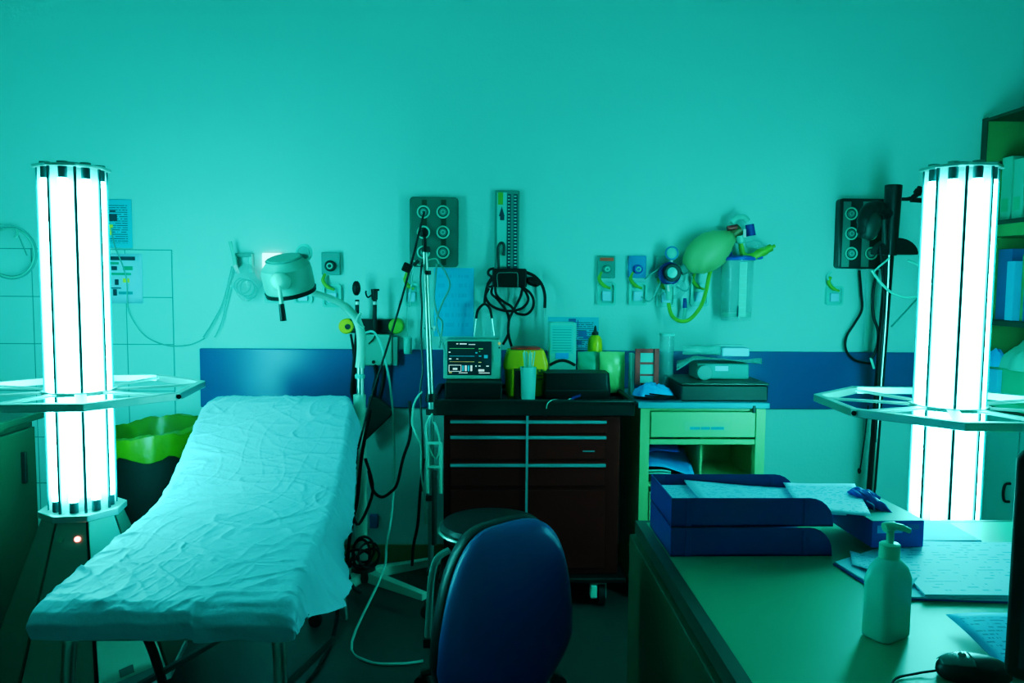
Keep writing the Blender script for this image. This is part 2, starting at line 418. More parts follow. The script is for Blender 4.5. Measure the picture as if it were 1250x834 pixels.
# ------------------------------------------------------------------ left worktop cabinet, bin, bin on counter
t = thing('sink_cabinet', 'dark green low cabinet with worktop at the far left, beside the lamp tower', 'cabinet', (-2.2, 2.1, 0))
part(MB().bb(-2.74, -1.76, 1.2, 3.05, .0, .82), 'body', 'dgreen', t, bevel=.004)
part(MB().bb(-2.74, -1.725, 1.18, 3.08, .825, .855), 'worktop', 'dgreen', t, bevel=.006)
for y0, y1 in ((1.22, 2.12), (2.14, 3.03)):
    d = part(MB().bb(-1.758, -1.74, y0, y1, .09, .80), 'door', 'dgreen', t, bevel=.003)
    part(MB().bb(-1.74, -1.722, y1-.10, y1-.085, .60, .72), 'handle', 'black', d, bevel=.003)
t = thing('blue_container', 'small blue plastic bin standing on the left worktop', 'bin', (-1.89, 2.78, .856))
mb = MB(); c = V((-1.89, 2.78, 0))
def rr(cx, cy, z, hx, hy, r=.02, n=4):
    o = []
    for sx, sy, a0 in ((1, 1, 0), (-1, 1, 90), (-1, -1, 180), (1, -1, 270)):
        for k in range(n+1):
            a_ = math.radians(a0 + 90*k/n); o.append(V((cx+sx*(hx-r)+r*math.cos(a_), cy+sy*(hy-r)+r*math.sin(a_), z)))
    return o
mb.ring_loft([rr(c.x, c.y, .856, .075, .06), rr(c.x, c.y, 1.145, .105, .085), rr(c.x, c.y, 1.145, .099, .079), rr(c.x, c.y, .87, .07, .055)])
part(mb, 'tub', 'blue2', t)
mb = MB().ring_loft([rr(c.x, c.y, 1.138, .112, .092), rr(c.x, c.y, 1.152, .112, .092), rr(c.x, c.y, 1.152, .099, .079), rr(c.x, c.y, 1.138, .099, .079)], closed=True)
part(mb, 'rim', 'blue2', t)
for k in range(3): part(MB().bb(c.x-.06+k*.055, c.x-.05+k*.055, c.y-.088, c.y-.066, .90, 1.12), 'rib', 'blue', t)

t = thing('waste_bin', 'black waste bin lined with a yellow-green bag beside the couch head', 'bin', (-1.42, 3.35, 0))
def circ(cx, cy, z, r, n=40, f=None): return [V((cx+(r+(f(k) if f else 0))*math.cos(2*PI*k/n), cy+(r+(f(k) if f else 0))*math.sin(2*PI*k/n), z)) for k in range(n)]
cx, cy = -1.42, 3.36
part(MB().ring_loft([circ(cx, cy, 0, .165), circ(cx, cy, .60, .212), circ(cx, cy, .66, .212), circ(cx, cy, .66, .20), circ(cx, cy, .02, .15)]), 'tub', 'binblack', t)
part(MB().ring_loft([circ(cx, cy, .60, .222), circ(cx, cy, .69, .228), circ(cx, cy, .692, .21), circ(cx, cy, .60, .21)], closed=True), 'rim', 'binblack', t)
rings = []
for j, (r, z, am) in enumerate([(.236, .645, .03), (.238, .70, .018), (.232, .735, .012), (.208, .74, .010), (.19, .70, .012), (.175, .60, .02), (.14, .45, .03), (.02, .40, .0)]):
    ring = []
    for k in range(64):
        a_ = 2*PI*k/64; q = noise.noise(V((math.cos(a_)*2.6, math.sin(a_)*2.6, j*.35)))
        q2 = noise.noise(V((math.cos(a_)*9, math.sin(a_)*9, j*.6+5)))
        ring.append(V((cx+(r+am*.5*q2)*math.cos(a_), cy+(r+am*.5*q2)*math.sin(a_), z + am*1.6*q + .02*math.cos(a_-.6) + .012*q2)))
    rings.append(ring)
part(MB().ring_loft(rings, False, True), 'bin_bag', 'bag', t)

# ------------------------------------------------------------------ examination couch
def bx(y): return -.745 + (y-1.7)*(-.098/1.5)
T = Matrix()
t = thing('examination_couch', 'adjustable examination couch on chrome tube legs, its head end raised', 'couch', (-.79, 2.4, 0))
prof = [(1.79, .60), (2.55, .60), (2.72, .625), (3.20, .865)]
def slab(hw, prof, th):
    rings = []
    for y, z in prof:
        x = bx(y); rings.append([V((x-hw, y, z-th)), V((x+hw, y, z-th)), V((x+hw, y, z)), V((x-hw, y, z))])
    return MB().ring_loft(rings)
part(slab(.275, prof[:2], .055), 'seat_pad', 'matt', t, bevel=.02)
part(slab(.275, [(2.57, .60), (2.72, .628), (3.20, .868)], .055), 'back_pad', 'matt', t, bevel=.02)
mb = MB()
for s in (-1, 1): mb.tube([V((bx(1.83)+s*.255, 1.83, .525)), V((bx(3.1)+s*.255, 3.1, .525))], .016, 10, 1)
mb.tube([V((bx(1.83)-.255, 1.83, .525)), V((bx(1.83)+.255, 1.83, .525))], .016, 10, 1)
mb.tube([V((bx(3.1)-.255, 3.1, .525)), V((bx(3.1)+.255, 3.1, .525))], .016, 10, 1)
part(mb, 'frame', 'greyd', t)
for y, dy in ((1.86, -.04), (3.0, .05)):
    for s in (-1, 1):
        x = bx(y)+s*.25
        part(MB().tube([V((x, y+.05, .525)), V((x, y+.01, .50)), V((x+s*.005, y, .42)), V((x+s*.012, y+dy*.5, .2)), V((x+s*.02, y+dy, .02))], .0165, 12, 5), 'leg', 'chrome', t)
mb = MB().tube([V((bx(1.85)-.10, 1.90, .525)), V((bx(1.85)-.05, 1.88, .42)), V((bx(1.85)-.02, 1.90, .2)), V((bx(1.85)-.10, 1.95, .06))], .011, 8)
part(mb, 'release_lever', 'black', t)
mb = MB(); x0 = bx(2.2)
for s in (-1, 1): mb.tube([V((x0+s*.2+.04, 1.95, .30)), V((x0+s*.2+.04, 2.7, .10))], .011, 8, 1)
mb.tube([V((x0-.2+.04, 1.95, .30)), V((x0+.2+.04, 1.95, .30))], .011, 8, 1)
part(mb, 'folding_brace', 'dark', t)

# the thin sheet over it
def sprof(v):
    """centre line of the sheet from foot hem to head: v in 0..1 -> (y, z, pitch)"""
    pts = [(1.772, .535), (1.764, .560), (1.758, .580), (1.768, .603), (1.80, .618), (2.1, .618), (2.5, .620), (2.66, .636), (2.80, .690), (3.02, .802), (3.17, .876), (3.225, .892), (3.265, .88), (3.28, .84)]
    L = [0]
    for a_, b_ in zip(pts, pts[1:]): L.append(L[-1]+math.hypot(b_[0]-a_[0], b_[1]-a_[1]))
    s = v*L[-1]
    for i in range(len(pts)-1):
        if s <= L[i+1]+1e-9:
            f = (s-L[i])/(L[i+1]-L[i])
            f2 = f
            return pts[i][0]*(1-f2)+pts[i+1][0]*f2, pts[i][1]*(1-f2)+pts[i+1][1]*f2
    return pts[-1]
def ridge(p, w=1.0):
    n_ = noise.noise(p); return max(0, 1-abs(n_)*w)**4
def wrinkle(x, y):
    q = V((x, y, 0)); wv = noise.noise(q*2.2)*.5
    h = .0050*ridge(V((x*4.2+y*1.8+wv*2.0, y*6.4-x*2.5, 1.3)), 6)
    h += .0030*ridge(V((x*2.5+wv, y*9.0+x*4.2+wv*2.6, 7.1)), 5)
    h += .0016*ridge(V((x*12+wv*3, y*12-x*6, 3.7)), 5)
    h += .0022*ridge(V((x*11.0-y*3.0+wv*3.0, y*2.2, 9.2)), 5)
    h += .002*noise.noise(V((x*4, y*4, 2)))
    h += .0008*noise.noise(V((x*26, y*26, 4)))
    h += .0012*ridge(V((x*6.0+wv*4, y*16-x*4, 12.2)), 9) + .0012*ridge(V((x*15-y*6+wv*5, y*7+x*3, 14.8)), 8)
    return h
NU, NV_ = 210, 330
def sheet(i, j):
    u = i*2-1; y, z = sprof(j); xc = bx(y)
    head = min(1, max(0, (y-2.62)/.4))
    hw = .292 + .006*head
    if y > 3.12: hw -= .06*((y-3.12)/.16)**2
    ls = 1.36; s = abs(u)*ls*.30         # arc length from the centre
    hang = (.052+.085*(lambda q: q*q*(3-2*q))(min(1,max(0,(y-1.80)/.38)))*(1-.75*min(1,max(0,(y-2.25)/.5)))) if u > 0 else .052
    flat = hw-.02; R = .028
    W_ = (flat + R*PI/2 + hang*(1 + .15*noise.noise(V((y*2.5, u*.5, 3)))*min(1, max(0, (y-1.8)/.2))) * (1-.25*head)) * abs(u)
    if y < 1.75 : W_ *= 1
    sg = 1 if u > 0 else -1
    if W_ < flat: x_ = W_; dz = 0; nx, nz_ = 0, 1
    elif W_ < flat+R*PI/2:
        a_ = (W_-flat)/R; x_ = flat+R*math.sin(a_); dz = -R*(1-math.cos(a_)); nx, nz_ = math.sin(a_), math.cos(a_)
    else:
        e = W_-flat-R*PI/2; x_ = flat+R + e*(.42 if u > 0 else .15)*min(1, max(0, (y-1.78)/.45)); dz = -R-e*.95; nx, nz_ = 1, .2
        wv = noise.noise(V((y*5, e*2, 5+sg)))*.6+noise.noise(V((y*11, e*3, 8+sg)))*.3
        x_ += wv*.05*(e/.1)*min(1, max(0, (y-1.80)/.2))
    # bulge of the loose left side around the middle
    if u < 0: x_ += .026*math.exp(-((y-2.30)/.38)**2)*abs(u)**6
    if u > 0: x_ += .02*math.exp(-((y-2.2)/.5)**2)*abs(u)**6
    h = 1.08*wrinkle(xc+sg*x_, y+z)
    if y < 1.80:
        kf = max(0, min(1, (z-.535)/(.618-.535))); dz *= kf; h *= kf; pass
    # foot end: corners pulled round, hem hanging
    yy = y
    if y < 1.90:
        c_ = max(0, abs(u)-.62)/.38
        yy += .035*c_**2
        dz -= .0*c_
    # swags in front of the foot end
    if y < 1.79:
        f = (1.80-y)/.05
        yy -= .006*f*math.sin(u*7+1)+.010*f*noise.noise(V((u*4, z*20, 1)))
        z -= .014*noise.noise(V((u*3.2, 3, 1)))*f + (.010*f*(1 if .2 < u < .9 else 0))
    z += .006*ridge(V((u*1.5+y*1.4, y*3.0-u*1.6, 4)), 3)*max(0, 1-(y-1.7)/1.0)*(1 if y < 2.6 else 0)
    return V((xc+sg*(x_+h*nx), yy, z+dz+h*max(nz_, 0)))
mb = MB().grid(lambda i, j: sheet(i, j), NU, NV_)
solo(mb, 'bed_sheet', 'sheet', 'thin crumpled pale blue sheet draped over the examination couch', 'sheet', ang=180)

# ------------------------------------------------------------------ medical cart
CY0, CY1 = 3.20, 3.66
t = thing('medical_cart', 'dark brown drawer cart on casters with a black tray top', 'cart', (.195, 3.42, 0))
x0, x1 = -.175, .565
part(MB().bb(x0, x1, CY0+.012, CY1, .135, .815), 'body', 'brown', t, bevel=.006)
mb = MB(); X0, X1 = -.225, .617
mb.bb(X0, X1, CY0-.03, CY1+.03, .822, .868)
for a_, b_, c_, d_ in ((X0, X1, CY0-.03, CY0-.012), (X0, X1, CY1+.012, CY1+.03), (X0, X0+.018, CY0-.012, CY1+.012), (X1-.018, X1, CY0-.012, CY1+.012)): mb.bb(a_, b_, c_, d_, .868, .888)
part(mb, 'tray_top', 'tray', t, bevel=.006)
F0 = CY0+.012
a = P(552, 515, CY0); xl = a.x; xr = P(738, 515, CY0).x; xm = P(643, 560, CY0).x
def zrow(py): return P(643, py, CY0).z
rows = [(512, 529), (531, 561), (565, 594), (599, 700)]
for i, (ya, yb) in enumerate(rows):
    za = zrow(ya); zb = zrow(yb) if i < 3 else .165
    for xa, xb in ((xl-.008, xm-.004), (xm+.004, xr+.008)):
        d = part(MB().bb(xa, xb, CY0-.002, CY0+.0115, zb, za), 'drawer' if i < 3 else 'door', 'brown', t, bevel=.004)
        if i < 3:
            part(MB().bb(xa, xb, CY0-.013, CY0-.002, za-.017, za-.003), 'pull_strip', 'strip', d, bevel=.003)
part(MB().bb(xm-.005, xm+.005, CY0-.019, CY0-.0135, .165, .82), 'locking_bar', 'strip', t, bevel=.001)
q = P(720, 551, CY0-.001); part(MB().bb(q.x-.03, q.x+.02, CY0-.006, CY0-.002, q.z-.002, q.z+.003), 'catch', 'strip', t)
part(MB().bb(x0-.02, x1+.03, CY0-.03, CY1, .11, .134), 'bumper_base', 'black', t, bevel=.008)
for sx in (x0+.06, x1-.07):
    for sy in (CY0+.02, CY1-.07):
        w = part(MB().cyl((sx-.013, sy, .048), (sx+.013, sy, .048), .047, n=24), 'caster', 'rubber', t)
        part(MB().bb(sx-.022, sx-.016, sy-.02, sy+.025, .035, .10).bb(sx+.016, sx+.022, sy-.02, sy+.025, .035, .10).bb(sx-.022, sx+.022, sy-.02, sy+.03, .095, .110), 'caster_fork', 'steel', w, bevel=.002)
        if sy < 3.4 and sx > 0: part(MB().bb(sx-.05, sx-.022, sy-.05, sy-.01, .045, .10), 'brake_pedal', 'ringw', w, bevel=.006)

# ------------------------------------------------------------------ pale green side cabinet
t = thing('side_cabinet', 'pale green metal side cabinet with a labelled drawer and open shelf', 'cabinet', (.93, 3.48, 0))
A0, A1, B0, B1 = .655, 1.195, 3.25, 3.70
ZTOP = .868
def cz(py): return P(860, py, B0).z
zd1, zd0, zo = cz(503), cz(535), cz(543)
part(MB().bb(A0-.012, A1+.012, B0-.012, B1, ZTOP-.024, ZTOP), 'worktop', 'lblue', t, bevel=.004)
for xa in (A0, A1-.042): part(MB().bb(xa, xa+.042, B0, B0+.04, .02, ZTOP-.025), 'front_post', 'cabgreen', t, bevel=.003)
part(MB().bb(A0, A0+.006, B0+.041, B1, .02, ZTOP-.025), 'side_panel', 'cabgreen', t)
part(MB().bb(A1-.006, A1, B0+.041, B1, .02, ZTOP-.025), 'side_panel', 'cabgreen', t)
part(MB().bb(A0+.007, A1-.007, B1-.01, B1, .02, ZTOP-.025), 'back_panel', 'cabgreen', t)
part(MB().bb(A0+.043, A1-.043, B0+.003, B0+.02, zo, zo+.022), 'cross_rail', 'cabgreen', t, bevel=.002)
part(MB().bb(A0+.043, A1-.043, B0+.01, B1-.012, cz(503)+.004, ZTOP-.026), 'top_rail', 'cabgreen', t)
d = part(MB().bb(A0+.046, A1-.046, B0-.004, B0+.015, zd0+.004, zd1), 'drawer', 'cabgreen', t, bevel=.003)
part(MB().bb(A1-.062, A1-.05, B0-.016, B0-.0045, zd1-.002, zd1+.030), 'latch', 'dark', d, bevel=.002)
p0 = P(836, 515, B0-.005); p1 = P(890, 526, B0-.005)
M['lbl'] = printed('drawer_label_paper', (.40, .58, .32), (.0, .30, .42), 1.0, 'XZ', .12, .40)
part(MB().bb(p0.x, p1.x, B0-.0055, B0-.0045, p1.z, p0.z), 'label_strip', 'lbl', d)
zs = .50
part(MB().bb(A0+.007, A1-.007, B0+.02, B1-.012, zs, zs+.012), 'shelf', 'cabgreen', t)
part(MB().bb(.93, .938, B0+.05, B1-.012, zs+.013, zo+.02), 'divider', 'cabgreen', t)
for k in range(2):
    part(MB().bb(A0+.046, A1-.046, B0-.004, B0+.015, .06+k*.215, .06+k*.215+.205), 'door_panel', 'cabgreen', t, bevel=.003)
# blue papers and folders on its shelf
def leaf(pts, thick, nm, m, label, cat, wav=.004, group=None):
    """slightly curled sheet from four corners"""
    a, b, c, d = [V(p) for p in pts]
    def fn(i, j):
        p = (a*(1-i)+b*i)*(1-j)+(d*(1-i)+c*i)*j
        return p+V((0, 0, wav*(math.sin(i*5+j*3)+math.sin(j*6))))
    return solo(MB().grid(fn, 14, 10), nm, m, label, cat, group, solid=thick, ang=180)
solo(MB().bb(.705, .86, 3.31, 3.62, .513, .545), 'folder_stack', 'dgreen', 'dark green folder lying under the blue papers on the cabinet shelf', 'folder', bevel=.008)
leaf([(.70, 3.28, .585), (.90, 3.27, .555), (.925, 3.55, .60), (.71, 3.6, .60)], .002, 'blue_wrap', 'plainblue', 'bright blue crumpled wrap on the open shelf of the side cabinet', 'wrap', .008)
leaf([(.72, 3.42, .615), (.87, 3.42, .625), (.88, 3.6, .65), (.72, 3.6, .65)], .002, 'blue_wrap', 'blue2', 'darker blue folded wrap at the back of the cabinet shelf', 'wrap', .006)
for k in range(2):
    solo(MB().tube([V((.70, 3.28, .555+k*.012)), V((.76, 3.27, .558+k*.012)), V((.80, 3.29, .55+k*.01))], .004, 6), 'rubber_tube', 'holder', ['pale loop of tubing under the blue wrap, lower one', 'pale loop of tubing under the blue wrap, upper one'][k], 'tube')
# black strip / metal bracket left of the cabinet, between it and the cart

# ------------------------------------------------------------------ stool
t = thing('round_stool', 'black round stool with a chrome rim behind the blue chair', 'stool', (.02, 2.45, 0))
part(MB(TR((.02, 2.45, 0))).lathe([(.0, .555), (.15, .555), (.163, .57), (.165, .59), (.155, .603), (.10, .607), (0, .607)], (0, 0, 0), n=40), 'seat', 'black', t)
part(MB().torus((.02, 2.45, .578), (0, 0, 1), .166, .006, 48), 'seat_rim', 'chrome', t)
part(MB().cyl((.02, 2.45, .10), (.02, 2.45, .555), .022), 'column', 'chrome', t)
for k in range(5):
    a_ = 2*PI*k/5+.3; u = V((math.cos(a_), math.sin(a_), 0)); c = V((.02, 2.45, 0))
    l = part(MB().tube([c+V((0, 0, .12)), c+u*.14+V((0, 0, .095)), c+u*.24+V((0, 0, .06))], .014, 8), 'leg', 'dark', t)
    part(MB().cyl(c+u*.24+V((0, 0, 0.026))-V((-u.y, u.x, 0))*.012, c+u*.24+V((0, 0, .026))+V((-u.y, u.x, 0))*.012, .026, n=16), 'caster', 'rubber', l)

# ------------------------------------------------------------------ blue office chair
cxy = (.040, 1.82); rz = math.radians(27)
T = TR((cxy[0], cxy[1], 0), rz)
t = thing('office_chair', 'office chair with a blue vinyl back in front of the brown cart', 'chair', (cxy[0], cxy[1], 0), rz)
def backshape(s, off, n=56):
    # outline of the back panel in its own plane (x across, z up)
    out = []
    for k in range(n):
        a_ = 2*PI*k/n; ca, sa = math.cos(a_), math.sin(a_)
        e = .54
        x = .180*abs(ca)**e*(1 if ca > 0 else -1); z = .222*abs(sa)**e*(1 if sa > 0 else -1)
        wd = 1.0 if z > -.05 else 1.0 - .42*((-z-.05)/.172)**1.7
        if z > -.05: wd -= .26*((z+.05)/.27)**1.3
        x = x*wd + .10*z; z = z + .09*x
        out.append((x*s, z*s))
    return out
def backring(s, y, n=56):
    r_ = []
    for x, z in backshape(s, 0, n):
        zz = z+.568; r_.append(V((x, y + .05*(x/.176)**2*-.4 + (z)*.10, zz)))
    return r_
part(MB(T).ring_loft([backring(.02, -.088), backring(.2, -.0865), backring(.4, -.082), backring(.6, -.074), backring(.76, -.064), backring(.88, -.053), backring(.95, -.042), backring(1.0, -.022), backring(1.0, -.006), backring(.97, .0)]), 'back_cushion', 'bluev', t, ang=60)
part(MB(T).ring_loft([backring(.985, .002), backring(1.0, .006), backring(1.0, .03), backring(.97, .05), backring(.8, .058)]), 'back_shell', 'black', t, ang=60)
part(MB(T).tube([V((.11, .045, .44)), V((.115, .06, .37)), V((.10, .03, .30)), V((.0, -.12, .29))], .016, 10), 'back_support', 'black', t)
mb = MB(T)
def seatring(s, z): return [V((.165*s*math.copysign(abs(math.cos(a_))**.55, math.cos(a_)), -.20+.17*s*math.copysign(abs(math.sin(a_))**.55, math.sin(a_)), z)) for a_ in [2*PI*k/40 for k in range(40)]]
# seat sits low, just under the frame of the photo
part(MB(T).ring_loft([seatring(.9, .315), seatring(1, .33), seatring(1, .36), seatring(.93, .375)]), 'seat', 'bluev', t)
part(MB(T).cyl((0, -.2, .10), (0, -.2, .315), .026), 'gas_column', 'black', t)
for k in range(5):
    a_ = 2*PI*k/5+.5; u = V((math.cos(a_), math.sin(a_), 0)); c = V((0, -.2, 0))
    l = part(MB(T).tube([c+V((0, 0, .11)), c+u*.11+V((0, 0, .09)), c+u*.19+V((0, 0, .07))], .018, 8), 'base_leg', 'black', t)
    part(MB(T).cyl(c+u*.18+V((0, 0, .028))-V((-u.y, u.x, 0))*.015, c+u*.18+V((0, 0, .028))+V((-u.y, u.x, 0))*.015, .028, n=16), 'caster', 'rubber', l)
# pale bowed armrest bar showing at its left edge
a_ = [P(548, 672, 1.95), P(534, 682, 1.93), P(527, 705, 1.92), P(524, 745, 1.91), P(522, 785, 1.90)]
part(MB().tube(a_, .009, 8), 'arm_bar', 'greyd', t)
part(MB().box(P(522, 783, 1.90), (.02, .03, .022)), 'arm_bar_clamp', 'black', t)

# ------------------------------------------------------------------ desk
DX, DY, DZ = .397, 1.985, .75
t = thing('desk', 'green laminate desk with dark edging at the right foreground', 'desk', (1.2, 1.2, 0))
part(MB().bb(DX+.022, 1.90, .30, DY-.012, DZ-.03, DZ), 'desktop', 'deskgreen', t)
mb = MB().bb(DX-.004, DX+.021, .29, DY, DZ-.034, DZ+.001).bb(DX+.021, 1.92, DY-.0115, DY, DZ-.034, DZ+.001)
part(mb, 'edging', 'deskedge', t, bevel=.008)
part(MB().bb(DX-.018, DX+.02, .35, DY+.003, 0, DZ-.036), 'end_panel', 'endpanel', t, bevel=.003)
part(MB().bb(1.86, 1.88, .35, DY-.02, 0, DZ-.032), 'end_panel', 'dgreen', t)
part(MB().bb(DX+.021, 1.85, DY-.06, DY-.04, .25, DZ-.032), 'modesty_panel', 'dgreen', t)

# ------------------------------------------------------------------ things on the desk
def tray(z0, label):
    t = thing('letter_tray', label, 'tray', (.607, 1.83, z0), 0, 'blue letter trays')
    x0, x1, y0, y1, h = .422, .795, 1.717, 1.94, .066
    part(MB().bb(x0, x1, y0, y1, z0, z0+.004), 'tray_floor', 'blue', t)
    th = .003
    for nm, ya in (('side_wall', y0), ('side_wall', y1-th)):
        prof_ = [V((x0, ya, z0)), V((x1, ya, z0))]
        for k in range(7):
            a_ = PI/2*k/6; prof_.append(V((x1-.055*(1-math.cos(a_)), ya, z0+.010+(h-.010)*math.sin(a_))))
        prof_.append(V((x0, ya, z0+h)))
        w = part(MB().prism(prof_, (0, th, 0)), nm, 'blue', t, bevel=.001)
        for xx in (x0+.04, x0+.31):
            part(MB().bb(xx-.006, xx+.006, ya-.0015, ya+th+.0015, z0+.001, z0+h-.004), 'rib', 'blue', w, bevel=.001)
    part(MB().bb(x0, x0+th, y0+th, y1-th, z0, z0+h), 'back_wall', 'blue', t, bevel=.001)
    return t
tray(DZ+.001, 'lower blue letter tray standing on the green desk')
tray(DZ+.070, 'upper blue letter tray holding forms, stacked on another')
solo(MB().bb(.432, .52, 1.73, 1.90, DZ+.008, DZ+.05), 'folder_stack', 'dark', 'dark folder lying inside the lower letter tray', 'folder', bevel=.004)
solo(MB().bb(.429, .60, 1.725, 1.925, DZ+.077, DZ+.112), 'paper_pad', 'cyanpaper', 'pale pad lying at the closed end of the upper tray', 'paper', bevel=.001)
leaf([(.50, 1.727, .865), (.83, 1.727, .845), (.84, 1.93, .845), (.505, 1.93, .872)], .004, 'printed_form', 'cyanpaper', 'long printed form lying in the upper letter tray', 'paper', .0006)
a, b, c, d = P(868, 590, 1.93), P(1035, 602, 1.90), P(1064, 637, 1.735), P(880, 603, 1.73)
leaf([(.72, 1.725, .856), (.888, 1.728, .842), (.945, 1.93, .862), (.76, 1.93, .866)], .002, 'printed_form', 'cyanpaper', 'printed form sticking out of the upper tray onto the glove box', 'paper', .001)
# glove box with a blue glove
T = TR((.948, 1.81, .768), math.radians(2))
t = thing('glove_box', 'blue cardboard glove box with a green top on the papers', 'box', (.948, 1.81, .768), math.radians(2))
part(MB(T).bb(-.062, .062, -.085, .125, 0, .062), 'carton', ['blue2'], t, bevel=.001)
mb = MB(T).bb(-.0625, .0625, -.0855, .1255, .0622, .0634)
part(mb, 'carton_top', 'boxtop', t)
mb = MB(T)
mb.bb(-.050, .010, -.0862, -.0856, .034, .052); mb.mi = 1; mb.bb(.020, .050, -.0862, -.0856, .042, .054)
part(mb, 'printed_panel', ['cyanpaper2', 'binder2'], t)
part(MB(T).lathe([(.0, .0636), (.035, .0636), (.035, .0645), (0, .0645)], (.0, .03, 0), n=24), 'opening', 'ink', t)
g = MB()
GP = [P(1034, 606, 1.87), P(1052, 609, 1.85), P(1070, 620, 1.82), P(1092, 633, 1.79)]
def blob(path, rad, nm, lab):
    mb = MB(); p = catmull(path, 8); rings = []
    for i, c in enumerate(p):
        f = i/(len(p)-1); r_ = rad*(math.sin(PI*(.12+.82*f))**.7)
        rings.append([c + V((0, math.cos(2*PI*k/20), math.sin(2*PI*k/20)))*r_*(1+.55*noise.noise(V((f*7, math.cos(2*PI*k/20)*2.2, math.sin(2*PI*k/20)*2.2)))) for k in range(20)])
    return mb.ring_loft(rings)
t = thing('rubber_glove', 'crumpled blue rubber glove coming out of the glove box', 'glove', tuple(GP[1]))
part(blob(GP, .023, '', ''), 'palm', 'blue2', t, ang=180)
for k in range(4):
    q = GP[0] + V((.012*k+.008, -.012, .010)); part(MB().tube([q, q+V((-.002, -.010, .006)), q+V((.008, -.022, .000)), q+V((.018, -.026, -.006))], [.008, .0075, .006], 8), 'finger', 'blue2', t)
part(MB().tube([P(1058, 612, 1.82), P(1066, 617, 1.80), P(1068, 624, 1.795), P(1078, 628, 1.79)], .0022, 6), 'rolled_cuff', 'outblue', t)

# paper stack and a clipboard folder
def pile(pts, z0, th, n, nm, m, labels, cat, group=None):
    for k in range(n):
        dx = random.uniform(-.006, .006); dy = random.uniform(-.005, .005)
        q = [V((p[0]+dx, p[1]+dy, 0)) for p in pts]
        mb = MB().prism([p+V((0, 0, z0+k*th)) for p in q], (0, 0, th*.82))
        solo(mb, nm, m if isinstance(m, str) else m[k % len(m)], labels[k], cat, group)
f = [(.785, 1.64), (.80, 1.50), (1.01, 1.445), (1.32, 1.445), (1.36, 1.79), (.98, 1.79)]
pile([(.775, 1.665), (.80, 1.475), (1.26, 1.43), (1.30, 1.79), (.99, 1.80)], DZ+.001, .004, 2, 'paper_folder', ['blue2', 'plainpaper'], ['blue folder lying at the bottom of the desk papers', 'pale folder lying on the blue folder on the desk'], 'folder')
pile([(.87, 1.46), (1.27, 1.445), (1.31, 1.755), (.93, 1.785)], DZ+.010, .0022, 3, 'paper_sheet', ['plainpaper', 'plainpaper', 'cyanpaper'], ['blank sheet at the bottom of the desk paper pile', 'blank sheet in the middle of the desk paper pile', 'large printed sheet topmost on the desk paper pile'], 'paper')
leaf([(.80, 1.63, .763), (.86, 1.50, .766), (.945, 1.60, .764), (.835, 1.715, .764)], .001, 'printed_form', 'cyanpaper', 'printed form slipping out under the glove box', 'paper', .0015)
solo(MB().bb(1.005, 1.20, 1.80, 1.955, DZ+.001, DZ+.009), 'desk_pad', 'plainpaper', 'blank pale pad at the back edge of the desk before the lamp', 'pad', bevel=.002)
leaf([(.842, 1.352, .772), (.832, 1.155, .758), (1.05, 1.15, .757), (1.05, 1.345, .775)], .0015, 'printed_form', 'cyanpaper2', 'bright blue printed form beside the mouse and the monitor', 'paper', .002)
# sanitizer bottle
bc = V((.713, 1.318, DZ)); T = TR(bc, math.radians(30))
t = thing('pump_bottle', 'frosted pump bottle of hand sanitizer on the green desk', 'bottle', tuple(bc), math.radians(30))
def sr(z, hx, hy, r=.014): return [p+V((0, 0, 0)) for p in rr(0, 0, z, hx, hy, min(r, hy*.9), 5)]
part(MB(T).ring_loft([sr(.0, .036, .024), sr(.004, .039, .027), sr(.105, .039, .027), sr(.125, .034, .025, .02), sr(.138, .020, .019, .018), sr(.143, .015, .015, .0145)]), 'bottle_body', 'gel', t, ang=50)
mb = MB(T); mb.bb(.0393, .0397, -.018, .018, .02, .105); mb.mi = 1; mb.bb(.0393, .0399, -.017, .017, .085, .098); mb.mi = 2
for k in range(6): mb.bb(.0393, .0399, -.014, .012-(k % 3)*.004, .028+k*.009, .031+k*.009)
part(mb, 'label', ['cyanpaper2', 'blue', 'ink'], t)
part(MB(T).lathe([(.0175, .142), (.0175, .166), (.015, .168), (.008, .169)], (0, 0, 0), n=28), 'collar', 'pump', t)
p_ = part(MB(T).cyl((0, 0, .168), (0, 0, .192), .0065, n=14), 'pump_stem', 'pump', t)
TT = TR(bc, math.radians(5))
part(MB(TT).tube([V((-.012, 0, .196)), V((.0, 0, .198)), V((.018, -.002, .196)), V((.034, -.004, .190))], [.009, .0085, .006, .005], 10), 'nozzle', 'pump', t)
# mouse
T = TR((.775, 1.165, DZ), math.radians(-12))
t = thing('computer_mouse', 'dark computer mouse on the desk near the monitor', 'mouse', (.775, 1.165, DZ), math.radians(-12))
def mring(s, z):
    return [V((.056*s*math.cos(a_), .031*s*math.sin(a_)*(1-.15*math.cos(a_)), z)) for a_ in [2*PI*k/32 for k in range(32)]]
part(MB(T).ring_loft([mring(.93, .002), mring(1, .008), mring(.98, .018), mring(.86, .028), mring(.62, .034), mring(.3, .037), mring(.05, .038)]), 'shell', 'black', t, ang=60)
mb = MB(T)
def mtop(i, j):
    x = -.052 + i*.046; a_ = (j-.5)*1.9
    e = math.sqrt(max(0, 1-(x/.056)**2)); return V((x, .031*e*math.sin(a_)*1.0, .010+.0285*math.sqrt(max(0, 1-(x/.066)**2))*math.cos(a_)**.6))
part(mb.grid(mtop, 12, 14), 'button_cover', 'mouse1', t, solid=.001, ang=180)
part(MB(T).cyl((-.018, -.003, .036), (-.018, .003, .036), .006, n=14), 'scroll_wheel', 'steel', t)
